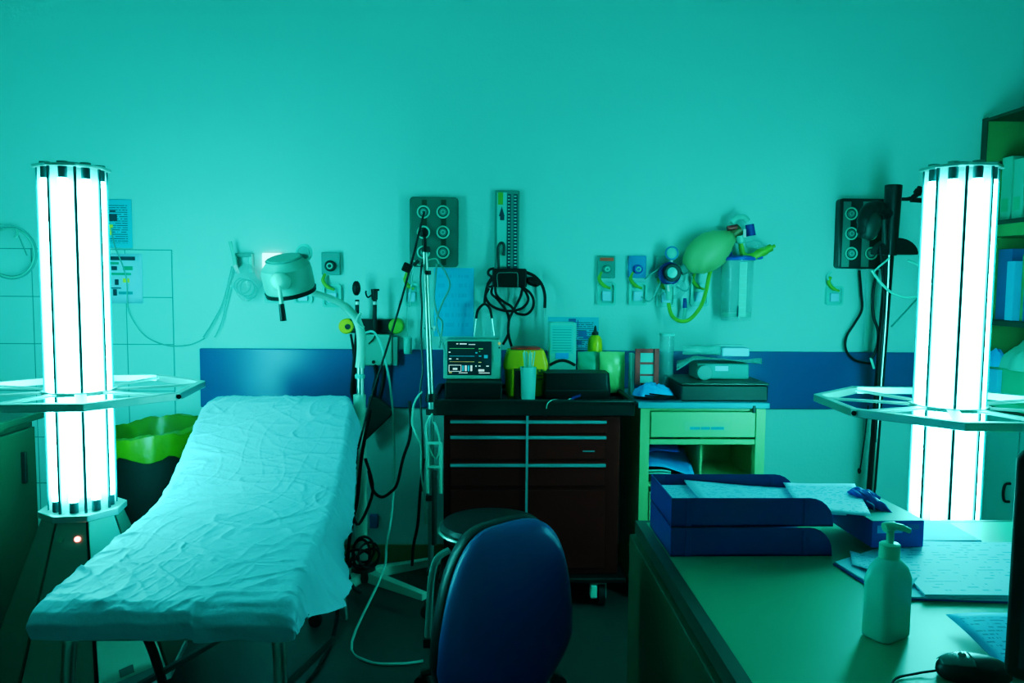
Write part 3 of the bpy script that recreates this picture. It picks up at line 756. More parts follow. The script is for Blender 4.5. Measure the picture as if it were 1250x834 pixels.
part(MB(T).tube([V((-.055, 0, .008)), V((-.09, -.01, .004)), V((-.13, -.04, .004)), V((-.15, -.12, .004)), V((-.12, -.25, .004))], .002, 6), 'cable', 'rubber', t)
# monitor
T = TR((.745, 1.0, DZ), math.radians(-58))
t = thing('computer_monitor', 'black computer monitor seen edge-on at the right border', 'monitor', (.869, .914, DZ))
T = TR((.869, .914, DZ), math.radians(-50))
part(MB(T).prism([V((-.19, 0, .06)), V((.19, 0, .06)), V((.19, 0, .38)), V((.18, 0, .395)), V((-.18, 0, .395)), V((-.19, 0, .38))], (0, .045, 0)), 'casing', 'black', t, bevel=.008)
part(MB(T).bb(-.17, .17, -.003, -.0005, .08, .37), 'screen', 'screen', t)
part(MB(T).bb(-.10, .10, .046, .09, .12, .33), 'rear_bulge', 'black', t, bevel=.02)
part(MB(T).bb(-.03, .03, .05, .08, .01, .13), 'stand_neck', 'black', t, bevel=.004)
part(MB(T).bb(-.11, .11, -.02, .15, .001, .012), 'stand_foot', 'black', t, bevel=.005)

# ------------------------------------------------------------------ things on the cart
CZ = .869
YM = 3.34
a, b = P(541, 463, YM), P(612, 415, YM)
c_ = V(((a.x+b.x)/2, YM, 0)); hw = (b.x-a.x)/2
z0 = P(578, 487, 3.25).z
solo(MB().bb(P(543, 480, 3.25).x, P(613, 480, 3.25).x, 3.25, 3.52, CZ, a.z-.003), 'black_case', 'black', 'black box carrying the patient monitor on the cart', 'box', bevel=.006)
t = thing('patient_monitor', 'pale green patient monitor with traces on its dark screen', 'monitor', (c_.x, YM+.08, a.z))
T = Matrix()
part(MB().ring_loft([[V((p.x, y, p.z)) for p in [V((c_.x+hw*sx*s_, 0, z)) for sx, z in ((-1, a.z), (1, a.z), (1, b.z-.02), (.93, b.z), (-.93, b.z), (-1, b.z-.02))]] for y, s_ in ((YM, 1), (YM+.14, .97))]), 'casing', 'grey', t, bevel=.006)
s0, s1 = P(546, 458, YM-.002), P(600, 417, YM-.002)
s = part(MB().bb(s0.x, s1.x, YM-.004, YM-.0005, s0.z, s1.z), 'screen', 'screen', t, bevel=.002)
mb = MB(); yy = YM-.0055
def sq(pxa, pya, pxb, pyb, mi):
    q0, q1 = P(530+pxa/8.34, 400+pya/8.34, yy), P(530+pxb/8.34, 400+pyb/8.34, yy)
    mb.mi = mi; mb.bb(min(q0.x, q1.x), max(q0.x, q1.x), yy, yy+.001, min(q0.z, q1.z), max(q0.z, q1.z))
for a4 in ((225, 160, 245, 170), (260, 160, 330, 172), (350, 168, 418, 176), (190, 410, 235, 430), (148, 380, 275, 385), (148, 443, 275, 448), (148, 380, 154, 448), (270, 380, 276, 448),
           (450, 425, 510, 447), (455, 458, 565, 467), (250, 458, 340, 465), (150, 312, 175, 325), (225, 316, 245, 324), (148, 246, 166, 256), (450, 388, 472, 396), (530, 388, 556, 398), (420, 385, 432, 400)): sq(*a4, 0)
for a4 in ((155, 210, 410, 216), (452, 211, 497, 222), (455, 240, 470, 246)): sq(*a4, 1)
for a4 in ((155, 288, 410, 294), (455, 285, 480, 296), (508, 280, 545, 312), (420, 250, 440, 264)): sq(*a4, 2)
for a4 in ((155, 346, 410, 351), (450, 350, 480, 358), (150, 455, 180, 464)): sq(*a4, 3)
for k in range(4): sq(285+k*28, 385, 303+k*28, 443, 0 if k % 2 else 2)
part(mb, 'screen_traces', ['scrw', 'scrg', 'scrc', 'scry'], s)
for (px, py, r, m_) in ((609.5, 419.5, .006, 'scry'), (609.5, 424.5, .004, 'dark')):
    q = P(px, py, YM); part(MB().cyl(q+V((0, -.004, 0)), q, r, n=12), 'indicator_light', m_, t)
q = P(607, 438, YM); part(MB().cyl(q+V((0, -.012, 0)), q, .014, n=20), 'dial', 'grey', t, bevel=.002)
# sharps container
YS = 3.40
t = thing('sharps_container', 'yellow sharps container with a dark red lid on the cart', 'container', (P(643, 470, YS).x, YS+.06, CZ))
cx = P(642, 470, YS).x; zt = P(642, 428, YS).z; zm = P(642, 448, YS).z
cy = YS+.07
part(MB().ring_loft([rr(cx, cy, CZ, .085, .06), rr(cx, cy, zm-.005, .093, .066)]), 'tub', 'yel', t)
part(MB().ring_loft([rr(cx, cy, zm-.012, .098, .071), rr(cx, cy, zm+.002, .10, .073), rr(cx, cy, zt-.02, .088, .064), rr(cx, cy, zt, .08, .058)]), 'collar', 'yel', t, bevel=.002)
part(MB().ring_loft([rr(cx, cy, zt+.001, .066, .046), rr(cx, cy, zt+.008, .066, .046), rr(cx, cy, zt+.012, .055, .04)]), 'lid', 'redlid', t)
mb = MB()
q = P(659, 458, YS); mb.bb(q.x-.012, q.x+.012, YS+.0, YS+.0045, q.z-.02, q.z-.016); mb.bb(q.x-.012, q.x+.012, YS+.0, YS+.0045, q.z-.004, q.z)
mb.torus((q.x, YS+.003, q.z+.018), (0, 1, 0), .009, .0022, 14, 6)
part(mb, 'hazard_print', 'ink', t)
# cup with wooden sticks
YC = 3.26; q = P(645, 478, YC); zt = P(645, 449, YC).z
t = thing('swab_cup', 'white cup holding swab sticks in front of the sharps container', 'cup', (q.x, YC+.03, CZ))
part(MB().lathe([(.030, CZ), (.035, zt), (.033, zt), (.028, CZ+.004)], (q.x, YC+.03, 0), n=28), 'cup', 'holder', t)
for k in range(9):
    a_ = k*2.4; r_ = .012+.012*(k % 3)/2; u = V((math.cos(a_)*r_, math.sin(a_)*r_, 0))
    part(MB().cyl(V((q.x, YC+.03, zt-.05))+u*.6, V((q.x, YC+.03, zt+.062+.006*(k % 2)))+u*1.25, .0028, n=6), 'swab_stick', 'offw', t)
solo(MB().bb(P(628, 470, 3.3).x, P(635, 470, 3.3).x, 3.28, 3.38, CZ, P(630, 452, 3.3).z), 'black_case', 'black', 'narrow black box squeezed left of the white cup', 'box', bevel=.003)
# paper towel dispenser like white box
YD = 3.50; a, b = P(670, 462, YD), P(704, 394, YD)
t = thing('paper_dispenser', 'pale upright dispenser with a black arched slot on the cart', 'dispenser', ((a.x+b.x)/2, YD+.05, CZ))
part(MB().bb(a.x, b.x, YD, YD+.10, CZ, b.z), 'casing', 'holder', t, bevel=.006)
M['disp'] = printed('dispenser_print', (.20, .66, .62), (.03, .40, .40), 11, 'XZ', .08, .30)
q0, q1 = P(672, 432, YD), P(700, 397, YD); part(MB().bb(q0.x, q1.x, YD-.0015, YD-.0003, q0.z, q1.z), 'front_notice', 'disp', t)
q0, q1 = P(678, 438, YD), P(694, 431, YD); part(MB().bb(q0.x, q1.x, YD-.003, YD-.0016, q0.z, q1.z), 'blue_label', 'plainblue', t)
pts = []
for k in range(9): f = k/8; q = P(671+31*f, 446-6*math.sin(PI*f), YD-.004); pts.append(q)
part(MB().tube(pts, .0065, 8, 1), 'arched_slot', 'black', t)
# black pouch
a, b = P(664, 481, 3.30), P(747, 457, 3.30)
t = thing('black_pouch', 'long black zipped pouch lying on the right of the cart', 'pouch', ((a.x+b.x)/2, 3.4, CZ))
part(MB().ring_loft([rr(cx_, 3.40, z, hx, hy, .02) for cx_, z, hx, hy in ((((a.x+b.x)/2), CZ, (b.x-a.x)/2, .075), (((a.x+b.x)/2), CZ+.03, (b.x-a.x)/2+.003, .08), (((a.x+b.x)/2), b.z, (b.x-a.x)/2-.004, .07))]), 'bag', 'black', t, ang=50)
part(MB().bb(a.x+.01, b.x-.01, 3.3185, 3.3225, CZ+.035, CZ+.04), 'zip', 'dark', t)
# yellow bottle
YB = 3.6; q = P(726, 440, YB); zb = P(726, 399, YB).z
t = thing('spray_bottle', 'yellow-green squeeze bottle with a dark nozzle cap', 'bottle', (q.x, YB, CZ))
zs_ = P(726, 409, YB).z
part(MB().lathe([(.030, CZ), (.034, CZ+.01), (.034, zs_-.05), (.031, zs_-.02), (.022, zs_-.004), (.012, zs_)], (q.x, YB, 0), n=28), 'bottle_body', 'yelbot', t, ang=50)
part(MB().lathe([(.016, zs_), (.016, zs_+.012), (.008, zs_+.018), (.005, zb), (.002, zb+.006)], (q.x, YB, 0), n=20), 'nozzle_cap', 'dark', t)
# film packages
def puffy(a, b, y, th, nm, m, label, cat, seed=1, extra=None, base=None):
    def fn(i, j):
        x = a.x+(b.x-a.x)*i; z = a.z+(b.z-a.z)*j
        e = (math.sin(PI*i)*math.sin(PI*j))**.5 if 0 < i < 1 and 0 < j < 1 else 0
        n_ = noise.noise(V((i*4, j*4, seed)))
        return V((x+.004*noise.noise(V((j*5, seed, 1))), y-th*e*(1+.5*n_), z+.005*noise.noise(V((i*4, seed, 2)))))
    mb = MB().grid(fn, 20, 16)
    def fb(i, j): p = fn(i, j); return V((p.x, y+(y-p.y)*.6+.001, p.z))
    mb.grid(fb, 20, 16)
    return solo(mb, nm, m, label, cat, ang=180)
a = P(704, 462, 3.58); a.z = CZ+.055; b = P(735, 429, 3.58)
puffy(a, b, 3.56, .018, 'film_package', 'pkg2', 'teal film-wrapped package leaning beside the dispenser', 'package', 1)
a = P(731, 470, 3.54); a.z = CZ; b = P(762, 429, 3.54)
puffy(a, b, 3.52, .025, 'film_package', 'pkg', 'yellow-green film-wrapped package at the right end of the cart', 'package', 2)
# clip tubing and pen on the tray rim
wire('catheter_loop', [P(667, 499, 3.165), P(669, 492, 3.165), P(676, 488, 3.18), P(684, 489, 3.2)], .0022, 'ringw', 'pale tube end curling over the front edge of the cart', 'tube')
t = thing('blue_clip', 'small blue and silver clip lying at the cart front edge', 'clip', tuple(P(700, 488, 3.2)))
part(MB().tube([P(692, 489, 3.20), P(697, 487, 3.21), P(702, 490, 3.20)], .003, 8), 'spring', 'steel', t)
part(MB().hexa([P(698, 488, 3.20), P(709, 484, 3.20), P(709, 484, 3.215), P(698, 488, 3.215)], [P(698, 485, 3.20), P(709, 481, 3.20), P(709, 481, 3.215), P(698, 485, 3.215)]), 'grip', 'blue', t)
wire('swab_packet', [P(614, 489, 3.19), P(628, 489, 3.19)], .0022, 'olive', 'thin yellow stick lying along the front of the cart', 'stick', res=1)

# ------------------------------------------------------------------ things on the side cabinet
CT = ZTOP+.001
t = thing('photo_frame', 'dark red three-window frame leaning at the left of the cabinet top', 'frame', tuple(P(789, 468, 3.42)))
a, b = P(776, 470, 3.42), P(806, 426, 3.42); a.z = CT+.035
def fr(px0, py0, px1, py1, y0=3.42, th=.012, l=.10): 
    q0, q1 = P(px0, py0, y0), P(px1, py1, y0); z0_, z1_ = min(q0.z, q1.z), max(q0.z, q1.z)
    return (q0.x, q1.x, y0, y0+th, z0_, z1_)
mb = MB()
for r_ in ((775, 470, 782, 426), (798, 470, 805, 426), (782, 431, 798, 426), (782, 445, 798, 442.5), (782, 459, 798, 457), (782, 470, 798, 468)): mb.bb(*fr(*r_))
mb2 = MB().bb(*fr(776, 470, 804, 427, 3.429, .008))
part(mb, 'frame_bars', 'frameb', t); part(mb2, 'backing', 'holder', t)
solo(MB().bb(P(770, 470, 3.44).x, P(774, 470, 3.44).x, 3.44, 3.5, CT, P(772, 432, 3.44).z), 'card_strip', 'holder', 'thin pale card standing left of the dark red frame', 'card')
t = thing('clear_bottle', 'clear cylindrical container standing behind the frame', 'container', tuple(P(813, 470, 3.55)))
q = P(813, 460, 3.55); z1 = P(813, 410, 3.55).z
part(MB().lathe([(.032, CT), (.034, CT+.01), (.034, z1), (.031, z1), (.030, CT+.012)], (q.x, 3.55, 0), n=28), 'jar', 'clear', t)
part(MB().lathe([(.035, z1+.001), (.035, z1+.012), (.0, z1+.014)], (q.x, 3.55, 0), n=28), 'lid', 'holder', t)
def heap(c, rx, ry, h, nm, m, label, cat, seed=0, fr_=6, par=None):
    def fn(i, j):
        a_ = 2*PI*i; r_ = j
        n_ = noise.noise(V((math.cos(a_)*r_*fr_*.35, math.sin(a_)*r_*fr_*.35, seed)))
        n2 = noise.noise(V((math.cos(a_)*r_*fr_, math.sin(a_)*r_*fr_, seed+3)))
        e = (1-r_**2)
        rr_ = r_*(1+.18*noise.noise(V((math.cos(a_)*2, math.sin(a_)*2, seed+8))))
        return V((c[0]+rx*rr_*math.cos(a_), c[1]+ry*rr_*math.sin(a_), c[2]+h*max(0, e**.6*(1+.4*n_+.16*n2))))
    return solo(MB().grid(fn, 60, 22), nm, m, label, cat, ang=180)
heap((P(798, 478, 3.36).x, 3.36, CT+.012), .09, .075, .055, 'blue_cloth', 'plainblue', 'crumpled bright blue cloth on the left of the cabinet top', 'cloth', 1)
mb = MB()
for k in range(3): mb.torus((P(800, 480, 3.33).x+.01*k, 3.35, CT+.008+.005*k), (0.05*k, .1, 1), .085-.006*k, .0035, 40, 6)
solo(mb, 'coiled_cable', 'rubber', 'thin black cable coiled under the blue cloth', 'cable')
# black tray case
a, b = P(829, 492, 3.28), P(938, 468, 3.28)
t = thing('equipment_case', 'flat dark equipment case on the right of the cabinet top', 'case', ((a.x+b.x)/2, 3.42, CT))
part(MB().bb(a.x+.01, b.x, 3.28, 3.60, CT, b.z-.012), 'case_body', 'dark', t, bevel=.006)
part(MB().bb(a.x+.006, b.x+.004, 3.276, 3.604, b.z-.010, b.z), 'case_lid', 'deskedge', t, bevel=.004)
zz = b.z
a, b = P(850, 464, 3.4), P(915, 444, 3.4)
t = thing('device_box', 'grey device box with a small white label on the case', 'device', ((a.x+b.x)/2, 3.47, zz))
part(MB().bb(a.x, b.x, 3.40, 3.54, zz, b.z), 'body', 'outlet', t, bevel=.008)
q0, q1 = P(873, 453, 3.399), P(889, 447, 3.399); part(MB().bb(q0.x, q1.x, 3.398, 3.3995, q0.z, q1.z), 'label', 'plainpaper', t)
q = P(860, 455, 3.38); part(MB().cyl((q.x, 3.37, q.z), (q.x, 3.40, q.z), .034, n=24), 'round_port', 'greyd', t, bevel=.003)
zb = b.z
def fw(i, j):
    p = P(826+104*i, 447-14*i*(1-i)*2-4*j, 3.36+.2*j); p.z = zb+.012+.012*math.sin(i*4+j*2)+.006*noise.noise(V((i*6, j*6, 1)))-.04*max(0, .2-i)*5*(1-j*.3)
    return p
solo(MB().grid(fw, 26, 14), 'clear_wrap', 'foil', 'crinkled clear plastic wrap spread over the device box', 'wrap', solid=.0015, ang=180)
a, b = P(833, 442, 3.44), P(880, 422, 3.44); a.z = zb+.035
puffy(a, b, 3.44, .03, 'clear_bag', 'foil', 'glossy clear bag of supplies on top of the cabinet pile', 'bag', 5)
a, b = P(882, 439, 3.42), P(915, 429, 3.42)
solo(MB().bb(a.x, b.x, 3.42, 3.50, zb+.03, zb+.03+(b.z-a.z)), 'blue_packet', 'plainpaper', 'pale blue packet on top of the cabinet pile', 'packet', bevel=.004)
a, b = P(868, 428, 3.46), P(908, 421, 3.46); a.z = zb+.078
puffy(a, b, 3.47, .02, 'clear_packet', 'foil', 'small clear packet topmost behind the pale blue packet', 'packet', 9)

# ------------------------------------------------------------------ notices and things on the wall
def wr(mb, px0, py0, px1, py1, off, th, mi=0):
    a, b = W(px0, py0, off), W(px1, py1, off)
    mb.mi = mi; return mb.bb(min(a.x, b.x), max(a.x, b.x), YW-off-th, YW-off, min(a.z, b.z), max(a.z, b.z))
# upper notice left
t = thing('wall_notice', 'upper cyan notice beside the left lamp tower with a small dark picture', 'notice', tuple(W(140, 303, .008)))
part(wr(MB(), 108, 243, 162, 303, .008, .001), 'paper', 'wallpaper1', t)
mb = wr(MB(), 130, 261, 143, 270, .010, .001, 0); wr(mb, 134, 257, 141, 259, .010, .001, 0); wr(mb, 133, 274, 138, 278, .010, .001, 1); wr(mb, 134, 278, 136, 287, .010, .001, 1)
part(mb, 'printed_block', ['ink', 'inky'], t)
t = thing('wall_notice', 'lower cyan notice on the tiles with a dark heading and pictograms', 'notice', tuple(W(150, 370, .010)))
def curl(i, j):
    a, b = W(122, 370, .010), W(174, 310, .010)
    return V((a.x+(b.x-a.x)*i, YW-.010-.02*max(0, i-.75)**2*8, a.z+(b.z-a.z)*j))
part(MB().grid(curl, 20, 6), 'paper', 'plainpaper', t, solid=.001)
mb = MB()
for r_, m_ in (((131, 313, 165, 318), 0), ((136, 325, 143, 330), 0), ((150, 325, 162, 330), 2), ((136, 333, 160, 336), 2), ((132, 320, 145, 323), 2), ((130, 339, 135, 349), 0), ((140, 341, 145, 348), 0), ((150, 340, 158, 345), 1),
               ((131, 352, 136, 361), 0), ((138, 353, 143, 361), 0), ((145, 356, 162, 359.5), 3), ((133, 351, 148, 352.5), 0)): wr(mb, *r_, .0125, .001, m_)
part(mb, 'pictograms', ['ink', 'inky', 'inkg', 'inkc'], t)
# hanging clear tube across the wall from the notice to the mask
wire('oxygen_tubing', [W(136, 278, .03), W(140, 300, .03), W(150, 325, .03), W(155, 345, .03), W(156, 375, .03), W(165, 395, .03), W(180, 412, .03), W(205, 422, .03), W(232, 421, .03), W(250, 413, .03)], .0032, 'cleartube', 'clear tubing sagging over the tiles from the left notices', 'tube')
wire('oxygen_tubing', [W(248, 412, .03), W(262, 390, .03), W(272, 370, .03), W(280, 340, .03), W(283, 325, .03)], .0036, 'cleartube', 'clear tubing hanging down left of the oxygen mask', 'tube')
wire('oxygen_tubing', [W(262, 412, .025), W(270, 395, .025), W(276, 372, .025), W(281, 350, .025)], .003, 'cleartube', 'second clear tubing beside the hanging mask', 'tube')
# tube coil on a hook at the far left
t = thing('tube_coil', 'loop of clear tubing hanging on a hook over the left tiles', 'tube', tuple(W(13, 335, .03)))
part(MB().torus(W(12, 308, .03), (0, 1, .05), .118, .009, 48), 'outer_loop', 'cleartube', t)
part(MB().torus(W(13, 309, .045), (.1, 1, 0), .112, .004, 48), 'inner_loop', 'clear2', t)
part(MB().tube([W(20, 278, .0), W(20, 280, .04), W(21, 286, .05), W(18, 290, .05)], .006, 8), 'hook', 'clear2', t)
part(MB().tube([W(22, 286, .04), W(28, 300, .04), W(33, 312, .04)], .003, 8), 'tube_tail', 'cleartube', t)

def outlet(px, py, w, h, m, label, knob='black', decor=None, kr=.026):
    c = W(px, py); t = thing('gas_outlet', label, 'outlet', (c.x, YW-.02, c.z-.05), 0, None)
    hx, hz = w*.00395/2, h*.00395/2
    part(MB().bb(c.x-hx, c.x+hx, YW-.03, YW-.0005, c.z-hz, c.z+hz), 'plate', m, t, bevel=.004)
    k = part(MB().lathe([(kr, 0), (kr, .014), (kr*.8, .022), (0, .022)], (c.x, YW-.0305, c.z-hz*.22), (0, -1, 0), 24), 'socket', knob, t)
    part(MB().torus((c.x, YW-.054, c.z-hz*.22), (0, 1, 0), kr*.45, .003, 20), 'socket_ring', 'ringw', k)
    q = MB(); q.bb(c.x-hx*.8, c.x+hx*.8, YW-.033, YW-.0302, c.z+hz*.52, c.z+hz*.82)
    part(q, 'marking', decor or 'greyd', t)
    return t
def holder(px, py, label, plug=True, w=22, h=28):
    c = W(px, py); hx, hz = w*.00395/2, h*.00395/2
    t = thing('plug_holder', label, 'holder', (c.x, YW-.02, c.z-hz), 0)
    q = MB()
    def rrz(hx_, hz_, y, r=.012):
        return [V((c.x+p.x, y, c.z+p.y)) for p in rr(0, 0, 0, hx_, hz_, r, 4)]
    q.ring_loft([rrz(hx, hz, YW-.001), rrz(hx, hz, YW-.022), rrz(hx*.8, hz*.82, YW-.022), rrz(hx*.8, hz*.82, YW-.006)], True, True)
    part(q, 'frame', 'holder', t)
    part(MB().bb(c.x-hx*.5, c.x+hx*.5, YW-.022, YW-.0065, c.z-hz*.6, c.z+hz*.25), 'socket_block', 'plainpaper' if w < 24 else 'holder', t, bevel=.003)
    if plug:
        part(MB().tube([V((c.x-hx*.65, YW-.025, c.z+hz*1.9)), V((c.x-hx*.9, YW-.03, c.z+hz*1.3)), V((c.x-hx*.4, YW-.032, c.z+hz*.75)), V((c.x+hx*.35, YW-.032, c.z+hz*.5))], [.007, .009, .009, .006], 8), 'hose_plug', 'olive', t)
    return t
outlet(405, 322, 22, 27, 'outlet', 'grey gas outlet with a black socket right of the lamp head')
outlet(739.5, 326, 21, 27, 'outlet', 'gas outlet with red lettering above the yellow bottle', 'outlet', 'red', .020)
outlet(777, 326, 21, 27, 'outblue', 'bluish gas outlet just left of the flowmeter', 'blue2', 'outblue', .022)
outlet(810, 326, 21, 27, 'outlet', 'gas outlet mostly hidden behind the blue flowmeter', 'black', None, .02)
holder(406, 361, 'cyan plug holder under the grey outlet with a hose plug')
holder(335, 363, 'plug holder under the left side of the lamp head', False, 21, 14)
holder(371, 363, 'plug holder under the right side of the lamp head', False, 22, 14)
holder(503, 360, 'plug holder behind the chrome stand with a hose plug', True, 17, 28)
holder(740, 359, 'plug holder under the red lettered outlet')
holder(778, 359, 'plug holder under the bluish outlet')
holder(812, 361, 'plug holder under the flowmeter, partly hidden')
holder(853, 360, 'plug holder under the green breathing bag')
holder(1017, 361, 'plug holder under the right black socket panel', True, 21, 24)
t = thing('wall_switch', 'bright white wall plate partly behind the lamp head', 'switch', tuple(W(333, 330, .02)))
part(wr(MB(), 321, 309, 345, 332, .0005, .02), 'plate', 'plateglow', t, bevel=.006)
part(wr(MB(), 325, 312, 341, 329, .021, .004), 'rocker', 'plateglow', t, bevel=.002)
# oxygen mask pack
t = thing('oxygen_mask', 'clear oxygen mask hanging on a wall bracket beside the lamp head', 'mask', tuple(W(300, 370, .05)))
part(wr(wr(MB(), 289, 309, 309, 314, .001, .03), 289, 314, 292, 330, .001, .03), 'bracket', 'greyd', t, bevel=.003)
part(wr(MB(), 305, 310, 310, 333, .001, .028), 'bracket_arm', 'holder', t, bevel=.003)
def mk(i, j):
    a_ = 2*PI*i; s_ = math.sin(PI*j)
    c = W(301, 322+46*j, .05); r_ = .012+.055*(s_**.8)*(1+.25*noise.noise(V((math.cos(a_)*2, math.sin(a_)*2, j*5))))
    return c+V((r_*math.cos(a_), r_*.6*math.sin(a_), 0))
part(MB().grid(mk, 28, 16), 'mask_shell', 'clear', t, ang=180)
mb = MB()
for k in range(3): mb.torus(W(296+4*k, 349+2*k, .075+.004*k), (.3*k-.3, 1, .2), .036+.004*k, .0028, 28, 6)
part(mb, 'coiled_tube', 'cleartube', t)
part(MB().tube([W(281, 295, .06), W(285, 312, .06), W(289, 330, .06)], .0075, 10, 4), 'inlet_tube', 'clear2', t)
part(MB().cyl(W(287, 324, .06), W(291, 334, .06), .010, .007), 'connector', 'white', t)

# socket panels
def panel(px0, py0, px1, py1, m, label, cols, rws, r, tilt=0):
    a, b = W(px0, py1), W(px1, py0); cx_, cz_ = (a.x+b.x)/2, (a.z+b.z)/2
    t = thing('socket_panel', label, 'panel', (cx_, YW-.03, a.z))
    hx, hz = (b.x-a.x)/2, (b.z-a.z)/2
    ring = lambda y, s_: [V((cx_+p.x, y, cz_+p.y)) for p in rr(0, 0, 0, hx-s_, hz-s_, .018, 5)]
    part(MB().ring_loft([ring(YW-.0005, 0), ring(YW-.04, 0), ring(YW-.045, .005)]), 'plate', m, t)
    for pxc in cols:
        mb_ = wr(MB(), pxc-3, py0+2, pxc+3, py1-2, .0452, .001)
        part(mb_, 'cable_channel', 'greyd' if m == 'panelb' else 'dgreen', t)
        for pyr in rws:
            c = W(pxc, pyr)
            k = part(MB().lathe([(r*.97, .0), (r*.9, .005), (0, .005)], (c.x, YW-.0465, c.z), (0, -1, 0), 28), 'socket', 'dgreen', t)
            part(MB().torus((c.x, YW-.054, c.z), (0, 1, 0), r*.88, r*.13, 28, 8), 'socket_ring', 'ringw', k)
            part(MB().lathe([(r*.60, .0), (r*.58, .004), (r*.50, .007), (0, .007)], (c.x, YW-.0517, c.z), (0, -1, 0), 20), 'socket_core', 'outlet', k)
            part(MB().torus((c.x, YW-.0592, c.z), (0, 1, 0), r*.3, r*.05, 18, 6), 'core_mark', 'holder', k)
    return t
panel(501, 242, 560, 326, 'panelg', 'dark green panel of six round sockets above the chrome stand', (518, 541.5), (260, 284.5, 308.5), .031)
panel(1017, 244, 1078, 328, 'panelb', 'black panel of six round sockets beside the black pole', (1033, 1057), (262, 286, 310), .031)
solo(wr(MB(), 530, 327, 578, 411, .002, .001), 'wall_notice', 'bluepaper', 'bright blue sheet on the wall behind the chrome stand', 'notice')
# notice low right of dispenser
t = thing('wall_notice', 'pale cyan notice with dark pictures behind the yellow bottle', 'notice', tuple(W(700, 440, .003)))
part(wr(MB(), 669, 387, 730, 440, .002, .001), 'paper', 'wallpaper1', t)
mb = MB()
for r_ in ((706, 404, 716, 411), (712, 411, 718, 414), (704, 416, 710, 421), (694, 389, 703, 394), (705, 391, 706, 400)): wr(mb, *r_, .0045, .001, 0)
part(mb, 'printed_pictures', ['binder2'], t)

# sphygmomanometer
t = thing('blood_pressure_gauge', 'tall pale wall gauge with twin dark scales and cuff basket', 'gauge', tuple(W(620, 352, .04)))
part(wr(MB(), 604, 233, 633, 330, .0005, .025), 'board', 'outlet', t, bevel=.003)
part(wr(MB(), 607, 235, 618, 326, .026, .003), 'glass_tube_panel', 'holder', t, bevel=.001)
mb = wr(MB(), 619.5, 237, 623, 328, .026, .003, 0); wr(mb, 627, 237, 631, 328, .026, .003, 0)
for k in range(22): wr(mb, 620, 239+k*4, 622.5, 240.6+k*4, .0292, .0006, 1); wr(mb, 627.5, 239+k*4, 630.5, 240.6+k*4, .0292, .0006, 1)
part(mb, 'scale', ['ink', 'holder'], t)
mb = wr(MB(), 608, 235, 614, 250, .0292, .001, 0)
part(mb, 'yellow_sticker', ['olive'], t)
mb = MB(); q = [W(612.5, 252, .0295), W(609, 264, .0295), W(616, 264, .0295)]; mb.prism(q, (0, -.001, 0)); wr(mb, 610.5, 264, 615.5, 269, .0295, .001)
part(mb, 'printed_emblem', 'ink', t)
part(MB().tube([W(609, 330, .05), W(608, 305, .05), W(611, 297, .05), W(615, 299, .05), W(615, 312, .045)], .007, 8), 'hose_bend', 'dark', t)
part(wr(MB(), 601, 328, 642, 351, .001, .075), 'cuff_basket', 'black', t, bevel=.008)
part(MB().tube([W(608, 352, .078), W(607, 335, .078), W(615, 333, .078), W(628, 333, .078), W(632, 335, .078), W(632, 352, .078)], .0018, 6, 3), 'basket_wire', 'greyd', t)
t = thing('cuff_bulb', 'black rubber bulb at the right of the cuff basket', 'bulb', tuple(W(652, 345, .05)))
part(MB().ball(W(651, 344, .05), (.036, .022, .022), 18, Matrix.Rotation(math.radians(20), 3, 'Y')), 'bulb', 'rubber', t)
part(MB().tube([W(641, 332, .05), W(652, 337, .05), W(661, 347, .05), W(665, 360, .05), W(665, 376, .05)], .0075, 10), 'hose', 'rubber', t)
part(MB().cyl(W(665, 376, .05), W(665, 386, .05), .006, .004), 'metal_tip', 'steel', t)
def Z6(x, y, off): return W(570+x/5.96, 300+y/5.96, off)
wire('gauge_hose', [Z6(*p, .05) for p in ((185, 300), (180, 350), (230, 400), (290, 480), (305, 540), (300, 600), (298, 650), (262, 720))], .0062, 'rubber', 'black hose crossing down from the cuff basket to the left', 'hose')
wire('gauge_hose', [Z6(*p, .058) for p in ((405, 300), (390, 370), (350, 450), (310, 530), (300, 600), (305, 660), (330, 750))], .0062, 'rubber', 'black hose crossing down from the cuff basket to the right', 'hose')
wire('gauge_hose', [Z6(*p, .045) for p in ((205, 290), (215, 360), (270, 410), (320, 440), (360, 490), (430, 500), (475, 460), (485, 400), (460, 345), (410, 305))], .0062, 'rubber', 'black hose in a wide loop under the cuff basket', 'hose')
wire('gauge_hose', [Z6(*p, .065) for p in ((160, 310), (135, 370), (170, 430), (240, 465), (320, 475), (400, 455), (445, 400), (430, 340), (395, 300))], .0062, 'rubber', 'black hose in an inner loop under the cuff basket', 'hose')
t = thing('stethoscope', 'black stethoscope hanging left of the cuff basket', 'stethoscope', tuple(Z6(125, 480, .06)))
part(MB().tube([Z6(*p, .06) for p in ((200, 165), (165, 175), (155, 205), (185, 240), (150, 290), (135, 350), (128, 420))], .006, 8), 'tube', 'rubber', t)
part(MB().tube([Z6(*p, .06) for p in ((200, 200), (150, 280), (165, 300), (195, 280), (190, 220))], .005, 8), 'tube_loop', 'rubber', t)
part(MB().tube([Z6(*p, .06) for p in ((68, 530), (80, 470), (125, 425), (165, 455), (182, 530))], .006, 8), 'yoke', 'rubber', t)
for pp in (((68, 530), (60, 590), (52, 650)), ((182, 530), (190, 590), (200, 655))):
    part(MB().tube([Z6(*p, .06) for p in pp], .0028, 8), 'ear_tube', 'steel', t)

